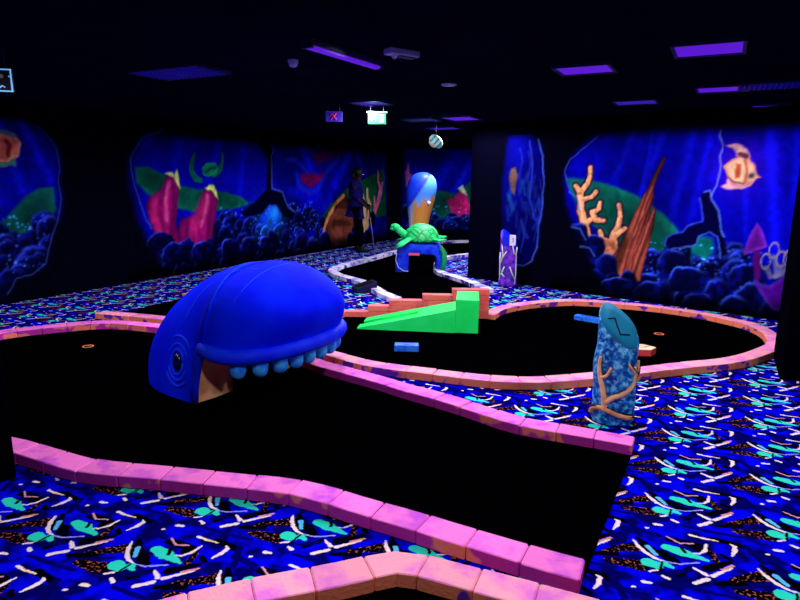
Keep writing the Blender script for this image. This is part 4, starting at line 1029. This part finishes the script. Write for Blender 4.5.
fix(722, 87.5, .40, .35, 'uv_lens', 'violet ceiling lamp just behind the brightest square one')
fix(776, 83.5, .55, .35, 'uv_dim', 'dim louvred ceiling lamp at the right edge', louvre=True, light=False)
fix(770.5, 105.5, .36, .38, 'uv_lens', 'thin violet ceiling lamp above the right pillar', power=.5)
fix(665, 119.5, .36, .4, 'uv_lens', 'small far violet ceiling lamp above the brown spires mural', light=True, power=.55)
fix(636, 101, .42, .36, 'uv_dim', 'dim blue ceiling lamp above the orange coral mural', power=.6)
fix(179, 70.7, .74, .38, 'uv_dim', 'wide louvred violet ceiling lamp on the left', louvre=True, power=1.7)
fix(371, 102, .36, .36, 'uv_dim', 'dim violet ceiling lamp above the green exit sign', power=2.6)
fix(462, 117.5, .42, .5, 'uv_lens', 'violet ceiling lamp left of the middle pillar top', power=2.2)
fix(421, 119, .45, .4, 'uv_grey', 'dull grey ceiling lamp between the exit sign and the middle pillar', light=False)
fix(444, 127.5, .5, .4, 'uv_dim', 'faint blue ceiling lamp above the hanging striped ball', power=3.0)
i = 0
for x, y, pw, lab in ((-3.2, 2.6, 1.5, 'added unseen violet ceiling lamp left of the camera'), (-.2, 1.4, 1.7, 'added unseen violet ceiling lamp above the camera'), (2.6, 1.6, 1.5, 'added unseen violet ceiling lamp right of the camera'), (-5.6, 4.4, 1.2, 'added unseen violet ceiling lamp near the left wall'),  # extra lamps outside the view, added to light the room around the camera
                      (1.75, 11.9, 2.2, 'added violet ceiling lamp hidden beyond the middle pillar'), (5.4, 4.0, .7, 'unseen violet ceiling lamp beyond the right pillar')):  # unseen too; the one behind the middle pillar is added to brighten the far end
    if pw: fix(0, 0, .42, .42, 'uv_lens', lab, cpt=(x, y, CEIL), power=pw)
# hanging tube batten
a, b = G(306, 47, CEIL-.06), G(379, 69, CEIL-.06); d = b-a; c = (a+b)/2
e = empty('tube_lamp', (c.x, c.y, CEIL), math.atan2(d.y, d.x)); tag(e, 'long violet tube lamp under the ceiling, left of the middle', 'tube lamp')
L = d.length
MB().box((0, 0, -.025), (L, .075, .045)).build('lamp_housing', M['frame'], e, bevel=.005)
MB().box((0, 0, -.055), (L-.05, .06, .02)).build('tube_cover', M['uv_lens'], e, bevel=.006)
for s in (-1, 1): MB().box((s*(L/2-.012), 0, -.035), (.024, .08, .06)).build('end_cap', M['frame'], e)
l = bpy.data.lights.new('lamp_light', 'SPOT'); l.energy = LIGHT_W*1.4; l.color = LIGHT_COL; l.shadow_soft_size = .15; l.spot_size = R(176); l.spot_blend = .25
o = bpy.data.objects.new('lamp_light', l); COL.objects.link(o); o.parent = e; o.location = (0, 0, -.1)
# small ceiling devices
c = G(293, 60, CEIL); e = empty('smoke_detector', (c.x, c.y, CEIL)); tag(e, 'grey white smoke detector on the ceiling left of the tube lamp', 'smoke detector')
MB().lathe([(.038, 0), (.038, -.018)], n=20).build('base', M['greywhite'], e); MB().lathe([(.034, -.018), (.032, -.034), (.024, -.046), (.01, -.05)], n=20).build('dome', M['greywhite'], e, True)
c = G(449, 84, CEIL); e = empty('ceiling_speaker', (c.x, c.y, CEIL)); tag(e, 'small flat grey disc on the ceiling above the middle', 'ceiling speaker')
MB().lathe([(.07, 0), (.07, -.01), (.055, -.016)], n=24).build('rim', M['fixture'], e); MB().lathe([(.05, -.016), (.03, -.02), (.005, -.021)], n=24).build('grille', M['greywhite'], e, True)
c = G(402, 50, CEIL); e = empty('emergency_light', (c.x, c.y, CEIL), R(35)); tag(e, 'small lilac emergency light fitting on the ceiling right of the tube lamp', 'emergency light')
MB().box((0, 0, -.02), (.24, .09, .04)).build('housing', M['fixture'], e, bevel=.008); MB().ball((-.06, 0, -.045), .02, 10, 6).build('lens', M['greywhite'], e, True); MB().box((.03, 0, -.043), (.13, .06, .008)).build('diffuser', M['frame'], e)

# ------------------------------------------------------------------ signs
def hang(p0, width, hgt, rz, label, boardmat, name='exit_sign', top=None):
    e = empty(name, (p0.x, p0.y, p0.z), rz); tag(e, label, 'sign')
    MB().box((0, 0, 0), (width, .03, hgt)).build('sign_board', boardmat, e, bevel=.003)
    for s in (-.35, .35): MB().tube([(s*width, 0, hgt/2), (s*width, 0, CEIL-p0.z)], .004, 6).build('hanger', M['frame'], e)
    return e
g = pbr('lit green sign', (5, 60, 35), .5, .2, emit=(10, 160, 84), es=1.0); wg = pbr('lit white sign', (60, 90, 80), .5, .2, emit=(160, 250, 210), es=1.0)
p = atY(377, 118.5, 7.1); e = hang(p, .205, .125, R(3), 'glowing green emergency exit sign with a white running figure and door', g)
f = MB(); y = -.018
f.box((.055, y, 0), (.05, .004, .09)); f.build('door_symbol', wg, e)
f = MB(); f.ball((-.02, y, .038), (.011, .003, .011), 10, 6)
for P, r in (([(-.018, y, .025), (-.03, y, -.005)], .010), ([(-.03, y, -.005), (-.012, y, -.022), (-.02, y, -.048)], .006), ([(-.03, y, -.005), (-.05, y, -.022), (-.072, y, -.022)], .006), ([(-.018, y, .022), (.004, y, .01), (.02, y, .018)], .005), ([(-.02, y, .022), (-.045, y, .018), (-.055, y, .0)], .005)): f.tube(P, r, 6, .4)
f.build('running_figure', wg, e, True)
MB().box((0, -.002, .068), (.235, .05, .014)).build('sign_cap', wg, e)
bl = pbr('dim blue sign', (20, 10, 90), .5, .2, emit=(26, 12, 110), es=.8); rd = pbr('dim red mark', (160, 20, 40), .5, .2, emit=(150, 20, 40), es=.8)
p = atY(334, 116.5, 7.1); e = hang(p, .19, .115, R(5), 'dim blue hanging sign with a red cross mark, left of the green exit sign', bl, 'hanging_sign')
f = MB(); f.tube([(-.03, -.018, -.035), (.03, -.018, .035)], .009, 6, .5); f.tube([(-.03, -.018, .035), (.03, -.018, -.035)], .009, 6, .5); f.tube([(-.045, -.018, .0), (.0, -.018, .04)], .005, 6, .5); f.build('cross_mark', rd, e)
nb_ = pbr('dark sign face', (4, 6, 40), .5, .2); ed = pbr('pale blue sign edge', (150, 215, 255), .5, .2, emit=(110, 180, 240), es=.8)
p = atY(-9, 80, 4.2); e = hang(p, .26, .145, R(14), 'dark hanging sign with a pale blue border at the left edge', nb_, 'hanging_sign')
f = MB()
for x, z, a, b in ((0, .069, .26, .008), (0, -.069, .26, .008), (.126, 0, .008, .145), (-.126, 0, .008, .145)): f.box((x, -.018, z), (a, .006, b))
f.build('sign_border', ed, e)
f = MB(); f.tube([(.125, -.018, .02), (.112, -.018, .028)], .006, 6, .5); f.build('sign_tick', ed, e)
f = MB(); f.tube([(.05, -.018, -.05), (.07, -.018, -.035), (.085, -.018, -.045)], .008, 6, .5); f.build('sign_mark', ed, e); MB().ball((.07, -.018, .025), (.012, .004, .014), 10, 6).build('sign_dot', M['cream'], e, True)

# ------------------------------------------------------------------ hanging striped ball
p = atY(436, 141.5, 8.2); e = empty('hanging_ball', (p.x, p.y, p.z), R(5)); tag(e, 'small teal and white striped ball hanging under the ceiling', 'hanging ball')
m, N, K, P = newmat('striped ball paint'); tc = N.new('ShaderNodeTexCoord'); mp = N.new('ShaderNodeMapping'); mp.inputs['Rotation'].default_value = (0, R(48), 0); wv = N.new('ShaderNodeTexWave'); wv.inputs['Scale'].default_value = 5.5; wv.wave_type = 'BANDS'; wv.bands_direction = 'Z'
K.new(tc.outputs['Object'], mp.inputs[0]); K.new(mp.outputs[0], wv.inputs[0]); r = N.new('ShaderNodeValToRGB'); r.color_ramp.interpolation = 'CONSTANT'; r.color_ramp.elements[0].color = L4((30, 200, 180)); r.color_ramp.elements[1].position = .45; r.color_ramp.elements[1].color = L4((225, 255, 250))
K.new(wv.outputs['Color'], r.inputs[0]); K.new(r.outputs[0], P.inputs['Base Color'])
MB().ball((0, 0, 0), (.105, .085, .075), 24, 16, Matrix.Rotation(R(42), 3, 'Y')).build('ball_body', m, e, True)
MB().ball((-.045, -.01, -.035), (.06, .05, .035), 16, 10, Matrix.Rotation(R(42), 3, 'Y')).build('lower_lobe', pbr('coral and white paint', (210, 240, 200), .5, .2, c2=(220, 80, 90), scale=12), e, True)
MB().tube([(0, 0, .06), (0, 0, CEIL-p.z)], .0025, 5).build('string', M['frame'], e)
